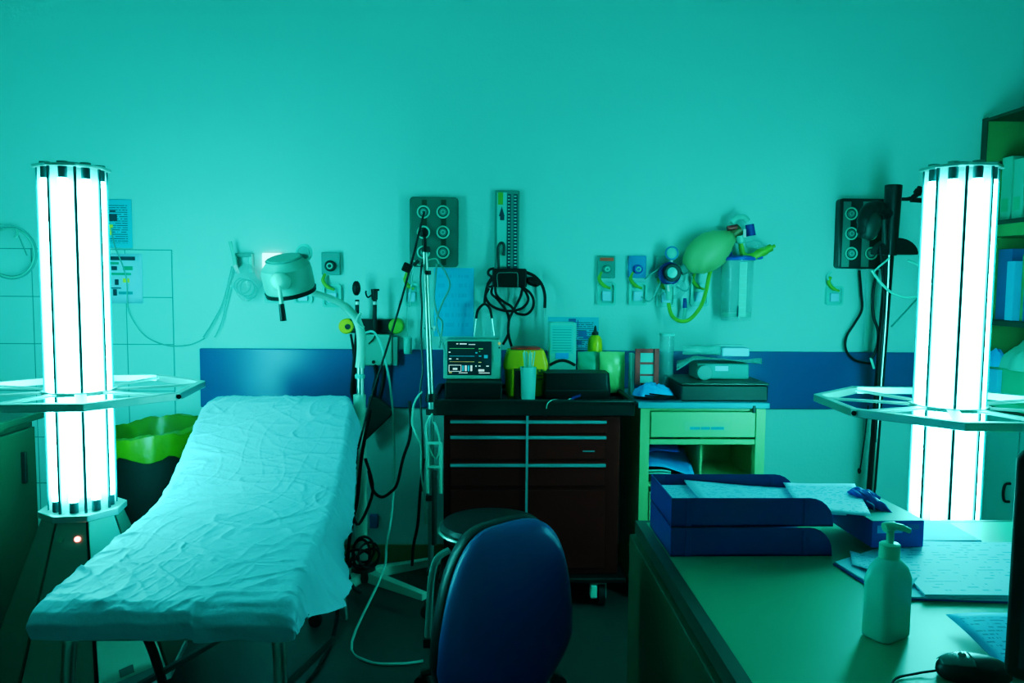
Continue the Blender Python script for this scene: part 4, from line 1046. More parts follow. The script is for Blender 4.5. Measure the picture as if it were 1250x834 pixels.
# breathing bag, flowmeter, canister
t = thing('breathing_bag', 'green manual breathing bag with valve hanging above the canister', 'bag', tuple(W(865, 330, .08)))
a, b = W(838, 326, .09), W(890, 290, .09); ax = (b-a); L_ = ax.length
part(MB().lathe([(.018, -.01), (.045, .01), (.075, .05), (.088, .10), (.088, .15), (.07, .20), (.045, .235), (.03, .26)], a, ax, 32), 'bag', 'ambu', t, ang=70)
part(MB().lathe([(.024, -.035), (.028, -.01), (.02, .0)], a, ax, 20), 'end_fitting', 'greyd', t)
e = W(900, 284, .09)
part(MB().cyl(W(890, 289, .09), W(903, 280, .09), .026, .03), 'valve_neck', 'skin_tag', t)
part(MB().tube([W(893, 272, .09), W(899, 266, .09), W(908, 265, .09), W(913, 270, .09)], .013, 10), 'valve_hood', 'clear2', t)
part(MB().cyl(W(915, 274, .11), W(917, 288, .11), .020, .022), 'valve_body', 'blue', t)
part(MB().lathe([(.024, 0), (.024, .03), (.017, .036)], W(904, 288, .10), (0.1, 0, -1), 18), 'outlet_port', 'clear2', t)
part(MB().cyl(W(888, 279, .11), W(899, 277, .11), .012), 'red_valve', 'frameb', t)
part(MB().cyl(W(909, 280, .13), W(909, 290, .13), .007), 'white_clip', 'white', t)
part(MB().tube([W(903, 290, .09), W(905, 302, .09), W(908, 312, .09), W(918, 314, .09), W(930, 308, .09), W(940, 303, .09), W(946, 300, .09)], [.011, .013, .016, .02, .022, .018, .008], 12), 'yellow_sleeve', 'olive', t)
part(MB().tube([W(911, 299, .10), W(922, 298, .10), W(934, 303, .10)], [.014, .018, .010], 12), 'clear_sleeve', 'clear', t)
t = thing('suction_canister', 'clear suction canister with a blue lid and level marks', 'canister', tuple(W(898, 391, .09)))
c = W(898, 391, .09); z1 = W(898, 318, .09).z; zl = W(898, 313, .09).z
part(MB().lathe([(0, c.z+.002), (.068, c.z), (.070, c.z+.01), (.076, z1), (.073, z1), (.066, c.z+.015), (0, c.z+.014)], (c.x, c.y, 0), n=36), 'jar', 'clear', t, ang=50)
part(MB().lathe([(.066, c.z+.0155), (.068, c.z+.035), (0, c.z+.035)], (c.x, c.y, 0), n=36), 'bottom_ring', 'clear2', t)
l = part(MB().lathe([(.083, z1), (.083, z1+.012), (.06, z1+.022), (0, z1+.022)], (c.x, c.y, 0), n=36), 'lid', 'blue2', t)
q = W(889, 313, .11); part(MB().cyl((q.x, q.y, z1+.02), (q.x, q.y, z1+.04), .017), 'port', 'blue', l)
part(MB().tube([V((c.x+.07, c.y, z1+.012)), V((c.x+.10, c.y-.01, z1+.012)), V((c.x+.115, c.y-.01, z1+.016))], .007, 8), 'lid_tab', 'blue2', l)
mb = MB()
for k in range(9):
    z = c.z+.03+k*.03; mb.bb(c.x-.012, c.x+.020, c.y-.079, c.y-.076, z, z+.003)
mb.mi = 1; mb.bb(c.x-.020, c.x-.013, c.y-.079, c.y-.076, c.z+.02, c.z+.07)
part(mb, 'level_marks', ['holder', 'ink'], t)
mb = MB(); mb.bb(c.x-.013, c.x+.022, c.y-.0765, c.y-.0745, c.z+.02, z1-.01); part(mb, 'scale_strip', 'clear2', t)
t = thing('oxygen_flowmeter', 'blue and black flowmeter knob with small round gauge', 'flowmeter', tuple(W(819, 360, .08)))
part(MB().lathe([(.030, 0), (.030, .016), (.024, .02), (0, .02)], W(820, 309, .07), (0, -1, 0), 28), 'gauge', 'clear2', t)
part(MB().torus(W(820, 309, .09), (0, 1, 0), .029, .004, 28), 'gauge_rim', 'outblue', t)
part(MB().cyl(W(820, 316, .075), W(820, 322, .07), .006), 'gauge_stem', 'white', t)
part(MB().lathe([(.052, -.02), (.054, .01), (.045, .02), (0, .02)], W(817, 334, .07), (0, -1, 0), 30), 'blue_housing', 'blue', t)
part(MB().lathe([(.042, 0), (.042, .016), (.038, .02), (0, .02)], W(820, 333, .10), (0, -1, 0), 30), 'black_dial', 'black', t)
part(MB().lathe([(.026, 0), (.024, .01), (0, .012)], W(820, 333, .121), (0, -1, 0), 24), 'dial_centre', 'holder', t)
part(MB().cyl(W(816, 347, .09), W(817, 366, .09), .018, .016), 'flow_tube', 'clear2', t)
part(MB().cyl(W(815, 348, .112), W(816, 356, .112), .006), 'bright_valve', 'white', t)
def mk2(i, j):
    a_ = 2*PI*i; c = W(819, 352, .08-.05*j); r_ = (.075-.03*j)*(1+.12*noise.noise(V((math.cos(a_)*2, math.sin(a_)*2, j*3))))
    return c+V((r_*math.cos(a_), 0, r_*math.sin(a_)*.75))
solo(MB().grid(mk2, 40, 8), 'oxygen_mask', 'clear', 'clear face mask hanging behind the blue flowmeter', 'mask', ang=180)
wire('oxygen_tubing', [W(787, 341, .06), W(797, 333, .07), W(806, 327, .07)], .0035, 'greyd', 'thin dull probe left of the flowmeter', 'tube')
wire('oxygen_tubing', [W(783, 362, .04), W(793, 368, .05), W(803, 352, .06), W(808, 340, .07)], .004, 'cleartube', 'clear tubing looping left under the flowmeter', 'tube')
wire('suction_hose', [W(872, 318, .10), W(866, 335, .10), W(862, 355, .10), W(855, 375, .10), W(842, 390, .10), W(830, 392, .10), W(820, 385, .10), W(816, 370, .09)], .0095, 'olive', 'yellow-green hose looping from the flowmeter up to the breathing bag', 'hose')
wire('oxygen_tubing', [W(826, 350, .06), W(838, 355, .07), W(845, 340, .07), W(838, 330, .06)], .004, 'cleartube', 'clear tubing curled right of the flowmeter', 'tube')
t = thing('blue_syringe_cap', 'small dark blue cap with a clear tip under the flowmeter', 'cap', tuple(W(836, 385, .05)))
part(MB().cyl(W(836, 364, .05), W(836, 376, .05), .008, .011), 'cap', 'blue', t)
part(MB().cyl(W(836, 376, .05), W(835, 390, .05), .009, .008), 'tip', 'clear2', t)

# otoscope set on the wall
t = thing('otoscope_set', 'wall box with two black diagnostic handles in a dark holder bar', 'medical device', tuple(W(465, 445, .05)))
part(wr(MB(), 443, 407, 481, 445, .001, .07), 'transformer_box', 'grey', t, bevel=.01)
part(wr(MB(), 481, 410, 487, 445, .001, .06), 'box_side', 'greyd', t, bevel=.004)
part(wr(MB(), 428, 389, 482, 406, .001, .06), 'holder_bar', 'black', t, bevel=.006)
for px in (424, 484):
    c_ = W(px, 398, .03); e_ = part(MB().lathe([(.036, -.02), (.036, .03), (.03, .036), (0, .036)], c_, (0, -1, 0), 28), 'end_cap', 'yelbot' if px < 450 else 'olive', t)
    if px < 450: part(MB().lathe([(.013, 0), (.013, .006), (0, .006)], W(px+.5, 399, .066), (0, -1, 0), 20), 'black_button', 'black', e_)
h = part(MB().cyl(W(435.5, 404, .09), W(436, 366, .09), .010, .010), 'otoscope_handle', 'black', t)
part(MB().ball(W(435, 352, .09), (.020, .022, .036), 16), 'otoscope_head', 'black', h)
part(MB().cyl(W(436, 368, .09), W(436, 372, .09), .0108), 'handle_ring', 'steel', h)
h = part(MB().cyl(W(457.5, 405, .09), W(457.5, 366, .09), .010, .010), 'ophthalmoscope_handle', 'black', t)
mb = MB().cyl(W(457.5, 366, .09), W(457, 353, .09), .014, .016).tube([W(454, 360, .09), W(449, 363, .09), W(446.5, 358, .09), W(447, 355, .09)], .004, 8).cyl(W(456, 354, .09), W(463, 354, .09), .005)
part(mb, 'ophthalmoscope_head', 'black', h); part(MB().cyl(W(457.5, 372, .09), W(457.5, 368, .09), .0108), 'handle_ring', 'steel', h)
part(MB().tube([W(460, 402, .075), W(457, 412, .08), W(450, 420, .08)], .003, 6), 'cord', 'rubber', t)
q = W(456, 442, .072); part(MB().cyl(q, q+V((0, -.006, 0)), .008, n=14), 'key_switch', 'black', t)
wire('black_cable', [W(436, 405, .06), W(434, 430, .05), W(432, 455, .05), W(430, 480, .05), W(436, 495, .06)], .011, 'rubber', 'thick black coiled cord left of the pale pole', 'cable')
wire('black_cable', [W(428, 408, .06), W(431, 425, .05), W(433, 445, .05), W(436, 470, .06)], .006, 'rubber', 'thin black cord under the yellow-green holder end', 'cable')
wire('black_cable', [W(458, 445, .06), W(460, 460, .06), W(457, 475, .06), W(455, 500, .05)], .012, 'rubber', 'black cord hanging under the wall box', 'cable')
wire('black_cable', [W(470, 445, .06), W(468, 465, .06), W(464, 485, .06), W(460, 505, .05)], .009, 'rubber', 'second black cord hanging under the wall box, right side', 'cable')
solo(MB().prism([W(452, 482, .05), W(462, 484, .05), W(481, 498, .05), W(478, 507, .05), W(448, 536, .05), W(446, 520, .05)], (0, -.05, 0)), 'black_cuff', 'dark', 'dark folded cuff hanging low beside the pale pole', 'cuff', bevel=.008)
t = thing('drip_chamber', 'small white cylinder hanging on a thin cord by the stand', 'pull cord', tuple(W(498, 432, .06)))
part(MB().lathe([(.018, 0), (.02, .004), (.02, .076), (.014, .082), (0, .082)], W(498, 432, .06), (0, 0, 1), 20), 'cylinder', 'holder', t)
part(MB().tube([W(498, 412, .06), W(497, 390, .06), W(497, 372, .04)], .0022, 6), 'cord', 'cleartube', t)

# ------------------------------------------------------------------ examination lamp on a wheeled stand
EX, EY = -.535, 3.30
t = thing('examination_lamp', 'pale wheeled examination lamp with drum head on a curved neck', 'lamp', (EX, EY, 0))
def E(px, py, Y=EY): return P(px, py, Y)
part(MB().cyl((EX+.004, EY, .10), (EX-.002, EY, E(440, 482).z), .0265, n=20), 'column', 'offw', t)
part(MB().cyl((EX, EY, E(440, 482).z), (EX, EY, E(440, 447).z), .014, n=16), 'chrome_tube', 'chrome', t)
part(MB().cyl((EX+.012, EY-.004, E(440, 482).z), (EX+.012, EY-.004, E(440, 447).z), .006, n=12), 'chrome_rod', 'chrome', t)
part(MB().lathe([(.02, 0), (.022, .012), (.016, .02)], (EX, EY, E(440, 462).z), n=20), 'clamp_collar', 'holder', t)
neck = [(EX, EY, E(441, 449).z), E(441, 430), E(440, 405), E(434, 388), E(421, 374, 3.26), E(402, 364, 3.22), E(380, 357, 3.18), E(360, 354, 3.12), E(345, 352, 3.05), E(340, 346, 3.03)]
part(MB().tube(neck, [.020, .019, .018, .017, .015, .0135, .012, .011, .011], 14), 'gooseneck', 'offw', t)
part(MB().tube([E(440, 382, 3.25), E(436, 392, 3.26), E(444, 400, 3.28)], .006, 8), 'neck_hook', 'offw', t)
# head
hc = E(352, 341, 3.10); ax = V((-.12, -.30, .94)).normalized()
R_ = .098
hd = part(MB().lathe([(R_*.86, -.048), (R_*.97, -.040), (R_, -.026), (R_, .03), (R_*.96, .052), (R_*.74, .074), (R_*.70, .085), (R_*.64, .090), (0, .092)], hc, ax, 40), 'lamp_head', 'grey', t, ang=30)
part(MB().lathe([(R_*1.0, -.056), (R_*1.02, -.041), (R_*.9, -.041), (R_*.85, -.052), (0, -.05)], hc, ax, 40), 'lens_rim', 'black', hd)
part(MB().torus(hc+ax*.084, ax, R_*.71, .003, 36), 'lid_seam', 'greyd', hd)
kc = E(371, 309, 3.12)
part(MB().torus(kc, V((-.25, -1, .1)), .031, .006, 28), 'round_vent_rim', 'holder', hd)
part(MB().lathe([(.028, 0), (.026, .006), (0, .007)], kc, V((-.25, -1, .1)), 24), 'round_vent', 'outlet', hd)
j = E(340, 343, 2.97)
part(MB().lathe([(.032, -.04), (.034, 0), (.026, .012), (.016, .018), (0, .02)], j, V((-.2, -1, .1)), 24), 'swivel_joint', 'offw', hd)
part(MB().cyl(E(340, 344, 2.96), E(344, 373, 2.95), .0075), 'grip_rod', 'offw', hd)
part(MB().cyl(E(343.5, 371, 2.95), E(346, 392, 2.95), .0105, .0125, n=12), 'grip', 'black', hd)
# base
c = V((EX+.01, EY, .105))
part(MB().lathe([(.05, -.02), (.055, .0), (.05, .035), (.03, .05)], c, n=24), 'hub', 'dark', t)
for (x, y) in ((-.665, 3.03), (-.245, 3.10), (-.20, 3.52), (-.86, 3.30), (-.62, 3.60)):
    e_ = V((x, y, .085)); u = (e_-c).normalized(); w = V((-u.y, u.x, 0)).normalized()
    B = [c+u*.03-w*.022+V((0, 0, -.02)), e_-w*.016+V((0, 0, -.012)), e_+w*.016+V((0, 0, -.012)), c+u*.03+w*.022+V((0, 0, -.02))]
    l = part(MB().hexa(B, [B[0]+V((0, 0, .045)), B[1]+V((0, 0, .03)), B[2]+V((0, 0, .03)), B[3]+V((0, 0, .045))]), 'base_leg', 'offw', t, bevel=.003)
    cc = V((x, y, 0))-u*.0
    cs = part(MB().cyl(cc+V((0, -.011, .027))+u*.012, cc+V((0, .011, .027))+u*.012, .026, n=18), 'caster', 'rubber', l)
    part(MB().cyl(cc+V((0, 0, .045))+u*.012, cc+V((0, 0, .072))+u*.012, .012), 'caster_stem', 'dark', cs)
# loose cable bundle on the lamp hub
mb = MB()
for k in range(5):
    mb.torus((EX+.02+.012*k-.02, EY-.06-.006*k, .20+.02*(k % 3)), (math.sin(k*1.3), 1, math.cos(k*2.1)*.6), .052+.006*(k % 2), .0055, 28, 6)
solo(mb, 'cable_bundle', 'rubber', 'tangled black cable bundle on the lamp stand hub', 'cable')

# ------------------------------------------------------------------ chrome stand left of the cart
IX, IY = -.262, 3.10
def I(px, py, Y=IY): return P(px, py, Y)
t = thing('drip_pole', 'chrome drip pole with a black top knob clamped to the left of the cart', 'pole', (IX, IY, .15))
ip = I(519, 306); ib = I(525, 480)
part(MB().cyl((ip.x, IY, ip.z), (ib.x+.004, IY, ib.z-.03), .010, .013, n=16), 'upper_pole', 'chrome', t)
part(MB().cyl((ib.x+.004, IY, .15), (ib.x+.004, IY, ib.z-.03), .012, n=16), 'lower_pole', 'steel', t)
part(MB().lathe([(.022, -.02), (.024, 0), (.018, .014)], (ib.x+.004, IY, ib.z-.015), n=20), 'pole_lock', 'black', t)
part(MB().cyl(I(519, 308), I(518, 287), .008, .006), 'top_stem', 'black', t)
part(MB().ball(I(518, 284), (.017, .017, .019), 14), 'top_knob', 'black', t)
part(MB().lathe([(.016, 0), (.018, .01), (.014, .022)], I(520, 308), n=18), 'pole_cap', 'dark', t)
part(MB().lathe([(.014, -.008), (.014, .008)], I(522, 333), n=16), 'clamp_ring', 'black', t)
part(MB().tube([I(505, 318), I(512, 324), I(522, 318), I(532, 316), I(536, 322)], .003, 8), 'hanger_hook', 'clear2', t)
part(MB().cyl(I(517, 401), I(532, 401), .004).cyl(I(530, 398), I(530, 404), .006), 'clamp_screw', 'steel', t)
for z_ in (.85, .50, .19):
    part(MB().bb(ib.x-.016, ib.x+.024, IY-.016, IY+.030, z_-.012, z_+.012).bb(ib.x-.004, ib.x+.014, IY+.030, 3.168 if z_ > .8 else 3.21, z_-.006, z_+.006), 'clamp_bracket', 'dark', t, bevel=.003)
t = thing('boom_rod', 'long thin black rod clamped slanting across the chrome stand', 'rod', tuple(I(437, 548, 3.05)))
part(MB().tube([I(518, 258, 3.07), I(510, 290, 3.07), I(502, 322, 3.06), I(486, 380, 3.05), I(470, 432, 3.05), I(452, 490, 3.05), I(437, 548, 3.05)], .0042, 8), 'rod', 'rubber', t)
part(MB().box(I(497, 327, 3.06), (.036, .03, .036), Matrix.Rotation(.4, 3, 'Y')), 'clamp', 'black', t, bevel=.006)
part(MB().cyl(I(505, 324, 3.05), I(511, 318, 3.05), .007), 'clamp_knob', 'dark', t)
wire('monitor_lead', [I(536, 320), I(545, 335), I(549, 350), I(540, 370), I(533, 390), I(535, 405), I(541, 420), I(545, 440)], .0038, 'greyd', 'grey-green lead curving over the blue sheet to the monitor', 'cable')
wire('monitor_lead', [I(533, 322), I(531, 345), I(530, 365), I(534, 385), I(540, 395), I(536, 425)], .0042, 'greyd', 'second grey-green lead hanging beside the chrome pole', 'cable')
wire('monitor_lead', [I(515, 320), I(513, 345), I(515, 375), I(514, 410), I(516, 450), I(513, 480), I(516, 540), I(516, 600)], .004, 'dark', 'dark lead running down left of the chrome pole', 'cable')
wire('monitor_lead', [I(505, 325), I(502, 350), I(500, 375)], .003, 'cleartube', 'short clear lead hanging from the rod clamp', 'cable')
wire('suction_tubing', [I(515, 478), I(506, 492), I(503, 515), I(508, 530), I(514, 545), I(514, 570), I(517, 600), I(520, 640)], .0045, 'clear2', 'clear tubing hanging at the left edge of the cart', 'tube')
wire('suction_tubing', [I(528, 505, 3.08), I(520, 520, 3.08), I(523, 545, 3.08), I(533, 560, 3.08), I(537, 540, 3.08), I(530, 515, 3.08)], .0042, 'clear2', 'clear tubing loop hanging low on the chrome stand', 'tube')
t = thing('tube_rack', 'small clear tube rack clamped low on the chrome stand', 'rack', tuple(I(530, 570, 3.07)))
for py in (541, 570): part(MB().box(I(530, py, 3.07), (.055, .02, .008)), 'bracket', 'clear2', t)
for px in (522, 538): part(MB().cyl(I(px, 541, 3.07), I(px, 602, 3.07), .007), 'tube', 'clear2', t)
part(MB().cyl(I(530, 575, 3.07), I(530, 665, 3.07), .010), 'drop_tube', 'dark', t)
# cables between the two stands
wire('power_cable', [P(500, 490, 3.2), P(501, 530, 3.2), P(492, 560, 3.2), P(485, 590, 3.2), P(478, 600, 3.2), P(466, 607, 3.2), P(455, 598, 3.2), P(450, 575, 3.2)], .0065, 'rubber', 'black cable sagging between the two stands', 'cable')
wire('power_cable', [P(517, 560, 3.14), P(513, 600, 3.14), P(510, 640, 3.14), P(505, 665, 3.15), P(503, 690, 3.2)], .0065, 'rubber', 'black cable falling beside the cart to the floor', 'cable')
wire('suction_tubing', [P(443, 408, 3.42), P(455, 405, 3.42), P(464, 418, 3.42), P(470, 440, 3.42), P(476, 470, 3.42), P(480, 510, 3.42), P(481, 560, 3.42), P(479, 620, 3.3), P(472, 665, 3.2), P(467, 700, 3.05), V((-.50, 2.86, .012)), V((-.42, 2.72, .006)), V((-.30, 2.70, .006)), V((-.22, 2.72, .006))], .0052, 'holder', 'long pale tubing arching down from the lamp neck to the floor', 'tube')
wire('power_cable', [V((-.55, 3.22, .22)), V((-.60, 3.15, .12)), V((-.585, 3.0, .02)), V((-.58, 2.75, .008)), V((-.62, 2.5, .008)), V((-.78, 2.3, .008)), V((-.92, 2.15, .008)), V((-1.0, 2.08, .008)), V((-.86, 1.98, .008)), V((-.70, 2.05, .008)), V((-.74, 2.25, .010)), V((-.95, 2.25, .016)), V((-1.05, 2.05, .008)), V((-1.1, 1.9, .008))], .0075, 'rubber', 'black power cable snaking over the floor under the couch', 'cable')
wire('power_cable', [P(452, 500, 3.22), P(441, 560, 3.22), P(436, 610, 3.22), P(428, 650, 3.22), P(424, 690, 3.22), P(430, 715, 3.2), P(441, 724, 3.2)], .0075, 'rubber', 'black cable hanging down beside the lamp column', 'cable')
wire('power_cable', [P(436, 545, 3.2), P(433, 580, 3.2), P(430, 620, 3.2), P(438, 640, 3.2), P(455, 600, 3.2), P(446, 560, 3.2)], .0065, 'rubber', 'black cable looped high on the lamp column', 'cable')
solo(wr(MB(), 384, 632, 425, 641, .001, .04), 'wall_socket_strip', 'binder2', 'dim blue socket strip low on the wall behind the couch', 'socket strip', bevel=.004)
solo(wr(MB(), 372, 648, 430, 653, .001, .03), 'wall_rail', 'greyd', 'thin grey rail low on the wall behind the couch', 'rail', bevel=.003)
solo(wr(MB(), 452, 627, 462, 643, .001, .03), 'wall_socket', 'binder2', 'small blue wall socket right of the lamp column', 'socket', bevel=.004)

# ------------------------------------------------------------------ black pole with cradle at the right
BY = 3.42
def Q(px, py, Y=BY): return P(px, py, Y)
t = thing('black_pole_stand', 'tall black pole with arms and cradle before the right socket panel', 'stand', tuple(Q(1062, 602)[:2])+(0,))
top, mid = Q(1091, 226), Q(1085, 312)
part(MB().cyl(mid, top, .033, .036, n=28), 'upper_sleeve', 'black', t, bevel=.003)
bot = Q(1063, 600); d_ = (bot-mid).normalized(); flo = bot + d_*((bot.z-.05)/-d_.z)
part(MB().cyl(mid, flo, .020, n=20), 'pole', 'black', t)
o_ = V((.034, -.01, 0)); part(MB().cyl(mid+V((.03, .03, 0)), bot+V((.03, .03, 0)), .009, n=10), 'side_rod', 'dark', t)
part(MB().tube([mid+V((-.012, -.026, 0)), Q(1078, 400)+V((-.005, -.03, 0)), bot+V((-.005, -.026, 0))], .004, 8), 'steel_rod', 'steel', t)
part(MB().tube([Q(1096, 243), Q(1108, 243), Q(1116, 240), Q(1121, 234), Q(1124, 229)], [.008, .009, .012, .018, .015], 10), 'hook_arm', 'black', t)
part(MB().tube([Q(1112, 244), Q(1127, 245)], .011, 10, 1), 'hook_foot', 'black', t)
cc = Q(1092, 311); r_ = .094
half = [V((cc.x+r_*math.cos(PI*k/16)+.0, BY-.03, cc.z+r_*.78*math.sin(PI*k/16))) for k in range(17)]
part(MB().prism(half, (0, .07, 0)), 'half_round_tray', 'black', t, bevel=.006)
part(MB().tube([Q(1084, 262, 3.40), Q(1076, 254, 3.37), Q(1066, 254, 3.34), Q(1058, 262, 3.32), Q(1054, 278, 3.31), Q(1053, 290, 3.31)], [.022, .026, .03, .034, .032, .026, .018], 12), 'curved_arm', 'black', t)
part(MB().ball(Q(1062, 276, 3.31), (.045, .035, .065), 18, Matrix.Rotation(.3, 3, 'Y')), 'probe_head', 'dark', t)
part(MB().cyl(Q(1079, 268, 3.38), Q(1080, 300, 3.40), .010), 'arm_bracket', 'dark', t)
part(MB().lathe([(.06, 0), (.055, .03), (.022, .05)], (flo.x, flo.y, .03), n=24), 'base_hub', 'black', t)
for k in range(5):
    a_ = 2*PI*k/5+.3; u = V((math.cos(a_), math.sin(a_), 0)); c = V((flo.x, flo.y, .06)); L_ = .24
    l = part(MB().tube([c, c+u*L_*.6, c+u*L_+V((0, 0, -.01))], .016, 8), 'base_leg', 'black', t)
    part(MB().cyl(c+u*L_+V((-u.y*.012, u.x*.012, -.034)), c+u*L_+V((u.y*.012, -u.x*.012, -.034)), .024, n=16), 'caster', 'rubber', l)
wire('probe_cable', [W(1049, 330, .05), W(1051, 355, .05), W(1052, 378, .05), W(1043, 395, .05), W(1033, 412, .05), W(1033, 428, .05), W(1044, 440, .05), W(1064, 444, .08)], .006, 'rubber', 'black cable looping down from the right socket panel', 'cable')
wire('probe_cable', [Q(1071, 330), Q(1066, 355), Q(1066, 385), Q(1072, 405), Q(1070, 425), Q(1064, 438)], .0065, 'rubber', 'black cable close to the left of the black pole', 'cable')
wire('probe_cable', [Q(1074, 300, 3.36), Q(1077, 330, 3.38), Q(1079, 370, 3.38), Q(1074, 420, 3.38), Q(1072, 470, 3.38), Q(1068, 540, 3.38)], .006, 'rubber', 'black cable running down along the black pole', 'cable')
wire('probe_cable', [Q(1060, 495), Q(1056, 530), Q(1052, 560), Q(1050, 572)], .0028, 'rubber', 'thin black lead hanging at the black pole, free end low', 'cable')
solo(MB().ball(Q(1049, 575), (.008, .008, .014), 12), 'lead_tip', 'rubber', 'small black tip at the end of the thin lead', 'tip')
t = thing('white_clamp', 'small white clamp dangling at the black pole over the blue rail', 'clip', tuple(Q(1065, 445)))
part(MB().cyl(Q(1063, 437), Q(1067, 450), .006, .005), 'clamp_body', 'ringw', t)
wire('pale_tubing', [Q(1086, 315, 3.37), Q(1074, 325, 3.36), Q(1066, 332, 3.36)], .004, 'ringw', 'short pale tube rising to the half-round tray', 'tube')
wire('pale_tubing', [Q(1064, 330, 3.36), Q(1074, 344, 3.36), Q(1088, 357, 3.36), Q(1104, 363, 3.36), Q(1122, 361, 3.36), Q(1128, 345, 3.36), Q(1122, 325, 3.37), Q(1108, 318, 3.38)], .0055, 'ringw', 'pale tube drooping from the black pole behind the lamp', 'tube')
wire('panel_chain', [W(1015, 332, .03), W(1010, 338, .03), W(1015, 346, .03), W(1020, 353, .03)], .004, 'holder', 'short beaded lead between the right panel and its plug holder', 'cable')
wire('green_strip_rod', [W(1088, 399, .01), W(1104, 382, .01), W(1124, 360, .01)], .004, 'outlet', 'thin slanting rod on the wall behind the right lamp', 'rod', res=1)

# ------------------------------------------------------------------ bookshelf and cupboards along the right wall
SX = 2.36
t = thing('bookshelf', 'olive bookshelf standing on the cupboard along the right wall', 'bookshelf', (2.6, 3.2, .9))
part(MB().bb(SX, 2.83, 3.66, 3.70, 1.02, 2.16), 'side_panel', 'shelf', t, bevel=.002)
part(MB().bb(SX-.006, SX-.001, 3.66, 3.70, 1.02, 2.165), 'panel_edge', 'shelfd', t)
part(MB().bb(SX-.01, 2.83, 2.3, 3.655, 2.146, 2.16), 'top_board', 'shelfd', t)
part(MB().bb(2.81, 2.83, 2.3, 3.655, 1.02, 2.14), 'back_panel', 'shelf', t)
part(MB().bb(SX, 2.80, 2.3, 3.655, 1.60, 1.665), 'shelf_board', 'shelf', t, bevel=.002)
part(MB().bb(SX-.006, SX-.001, 2.3, 3.655, 1.655, 1.675), 'board_edge', 'shelfd', t)
part(MB().bb(SX, 2.80, 2.3, 3.655, 1.19, 1.215), 'shelf_board', 'shelfd', t, bevel=.002)
part(MB().bb(SX, 2.83, 2.28, 2.30, 1.02, 2.16), 'side_panel', 'shelf', t)
for dx in (.065, .125): part(MB().cyl((SX+dx, 3.655, 1.955), (SX+dx, 3.6595, 1.955), .009, n=12), 'peg_hole', 'shelfd', t)
specs = [(3.52, .075, .27, 'binder', 'pale green binder nearest the far end of the top shelf'), (3.44, .07, .25, 'binder', 'second pale green binder on the top shelf'), (3.36, .06, .26, 'binder', 'third binder on the top shelf, a small label on its spine'), (3.29, .055, .22, 'binder2', 'blue binder after the pale ones on the top shelf'), (3.22, .05, .24, 'binder3', 'green binder nearest the camera side on the top shelf')]
for y, w, h, m_, lb in specs:
    x0_ = SX+.03+ (.02 if m_ == 'binder2' else 0)
    tt = thing('ring_binder', lb, 'binder', (x0_+.12, y+w/2, 1.676), 0, 'binders on the top shelf')
    part(MB().bb(x0_, x0_+.24, y, y+w-.004, 1.676, 1.676+h+.02), 'cover', m_, tt, bevel=.003)
    part(MB().bb(x0_-.0015, x0_-.0002, y+w*.2, y+w*.8, 1.676+.04, 1.676+.10), 'spine_label', 'card' if m_ != 'binder3' else 'binder', tt)
specs = [(3.53, .10, .33, 'binder2', .06, 'dark blue box file at the far end of the middle shelf'), (3.45, .055, .27, 'cyanpaper2', .02, 'bright blue printed folder on the middle shelf'), (3.41, .022, .30, 'shelf', .04, 'thin olive book beside the bright blue folder'),
         (3.365, .035, .31, 'binder2', .03, 'narrow blue book on the middle shelf'), (3.325, .032, .33, 'binder3', .03, 'tall green book on the middle shelf'), (3.27, .045, .30, 'binder', .03, 'pale book on the middle shelf near the frame edge')]
for y, w, h, m_, dx, lb in specs:
    solo(MB().bb(SX+dx, SX+dx+.20, y, y+w-.003, 1.216, 1.216+h), 'book', m_, lb, 'book', 'books on the middle shelf', bevel=.002)
q = P(1234, 375, 3.28)
t = thing('green_box', 'pale box with a yellow-green bottom edge before the middle shelf', 'box', (2.40, 3.2, 1.216))
part(MB().bb(SX-.03, SX+.10, 3.10, 3.24, 1.232, 1.36), 'carton', 'card', t, bevel=.002)
part(MB().bb(SX-.031, SX+.101, 3.099, 3.241, 1.216, 1.231), 'bottom_edge', 'yelbot', t)
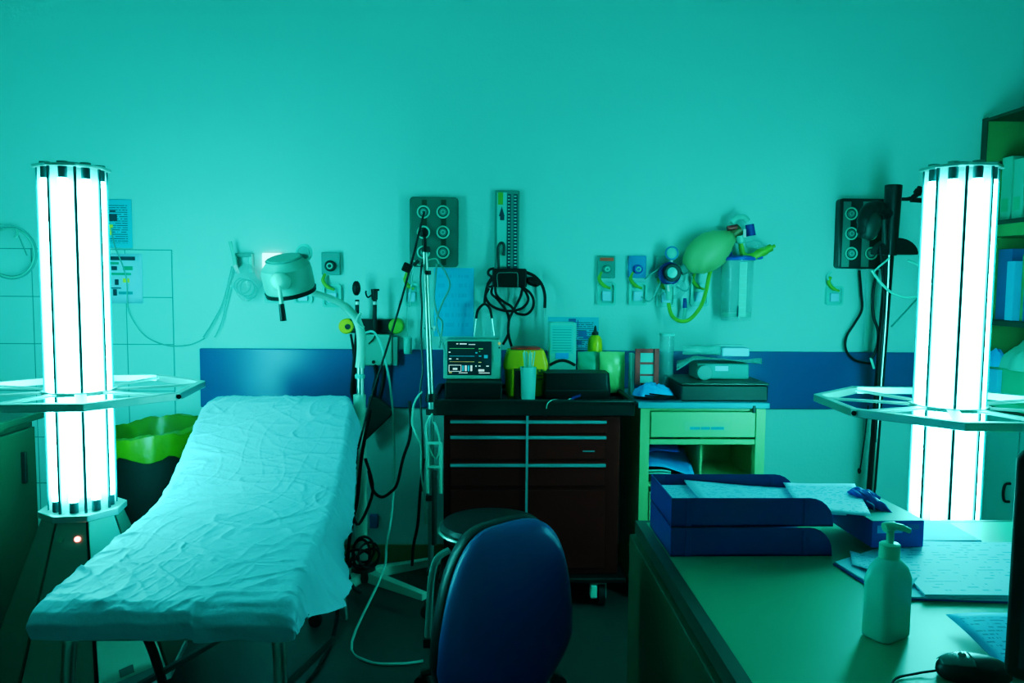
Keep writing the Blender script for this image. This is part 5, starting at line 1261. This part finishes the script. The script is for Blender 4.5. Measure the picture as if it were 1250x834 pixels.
# base cupboards
t = thing('base_cupboard', 'dark green base cupboard under the bookshelf with black bow handles', 'cupboard', (2.55, 3.0, 0))
part(MB().bb(2.30, 2.83, 1.6, 3.72, .0, .83), 'body', 'dgreen', t, bevel=.003)
part(MB().bb(2.27, 2.83, 1.58, 3.73, .835, .865), 'worktop', 'card', t, bevel=.004)
for y0, y1 in ((3.225, 3.70), (2.74, 3.215), (2.25, 2.73)):
    d = part(MB().bb(2.285, 2.299, y0, y1, .07, .81), 'door', 'outlet', t, bevel=.002)
    yh = y0+.035
    part(MB().tube([V((2.285, yh, .435)), V((2.262, yh, .44)), V((2.255, yh, .475)), V((2.262, yh, .51)), V((2.285, yh, .515))], .006, 8), 'bow_handle', 'black', d)
solo(MB().bb(2.36, 2.72, 3.10, 3.62, .866, 1.0), 'linen_box', 'card', 'green cardboard box under the folded cloths on the right cupboard', 'box', bevel=.006)
solo(MB().bb(2.335, 2.358, 3.46, 3.60, .866, .99), 'blue_carton', 'cyanpaper2', 'small blue carton in front of the green cardboard box', 'carton', bevel=.003)
heap((2.54, 3.38, 1.001), .21, .21, .15, 'cloth_pile', 'cloth', 'heap of pale green cloths on the box under the bookshelf', 'cloth', 4, 7)
heap((2.385, 3.56, 1.001), .05, .08, .07, 'blue_cloth', 'plainblue', 'bit of bright blue cloth beside the pale cloth heap', 'cloth', 6)

# ------------------------------------------------------------------ world
w = bpy.data.worlds.new('world'); sc.world = w; w.use_nodes = True
w.node_tree.nodes['Background'].inputs[0].default_value = (.1, .8, .7, 1)
w.node_tree.nodes['Background'].inputs[1].default_value = .05
sc.view_settings.view_transform = 'Standard'
sc.view_settings.look = 'None'
sc.view_settings.use_curve_mapping = True
cm = sc.view_settings.curve_mapping
def setcurve(c, pts):
    while len(c.points) > 2: c.points.remove(c.points[1])
    c.points[0].location = pts[0]; c.points[-1].location = pts[-1]
    for p in pts[1:-1]: c.points.new(*p)
cm.use_clip = False; cm.extend = 'EXTRAPOLATED'
setcurve(cm.curves[3], [(0, 0), (.03, .021), (.10, .088), (.3, .325), (.6, .57), (1, .77)])
setcurve(cm.curves[0], [(0, 0), (.015, .008), (.03, .027), (.06, .10), (.2, .27), (1, 1.02)])
cm.update()
sc.view_settings.exposure = 0
sc.cycles.use_denoising = True
sc.cycles.max_bounces = 8
sc.cycles.transparent_max_bounces = 12
sc.cycles.sample_clamp_indirect = 6
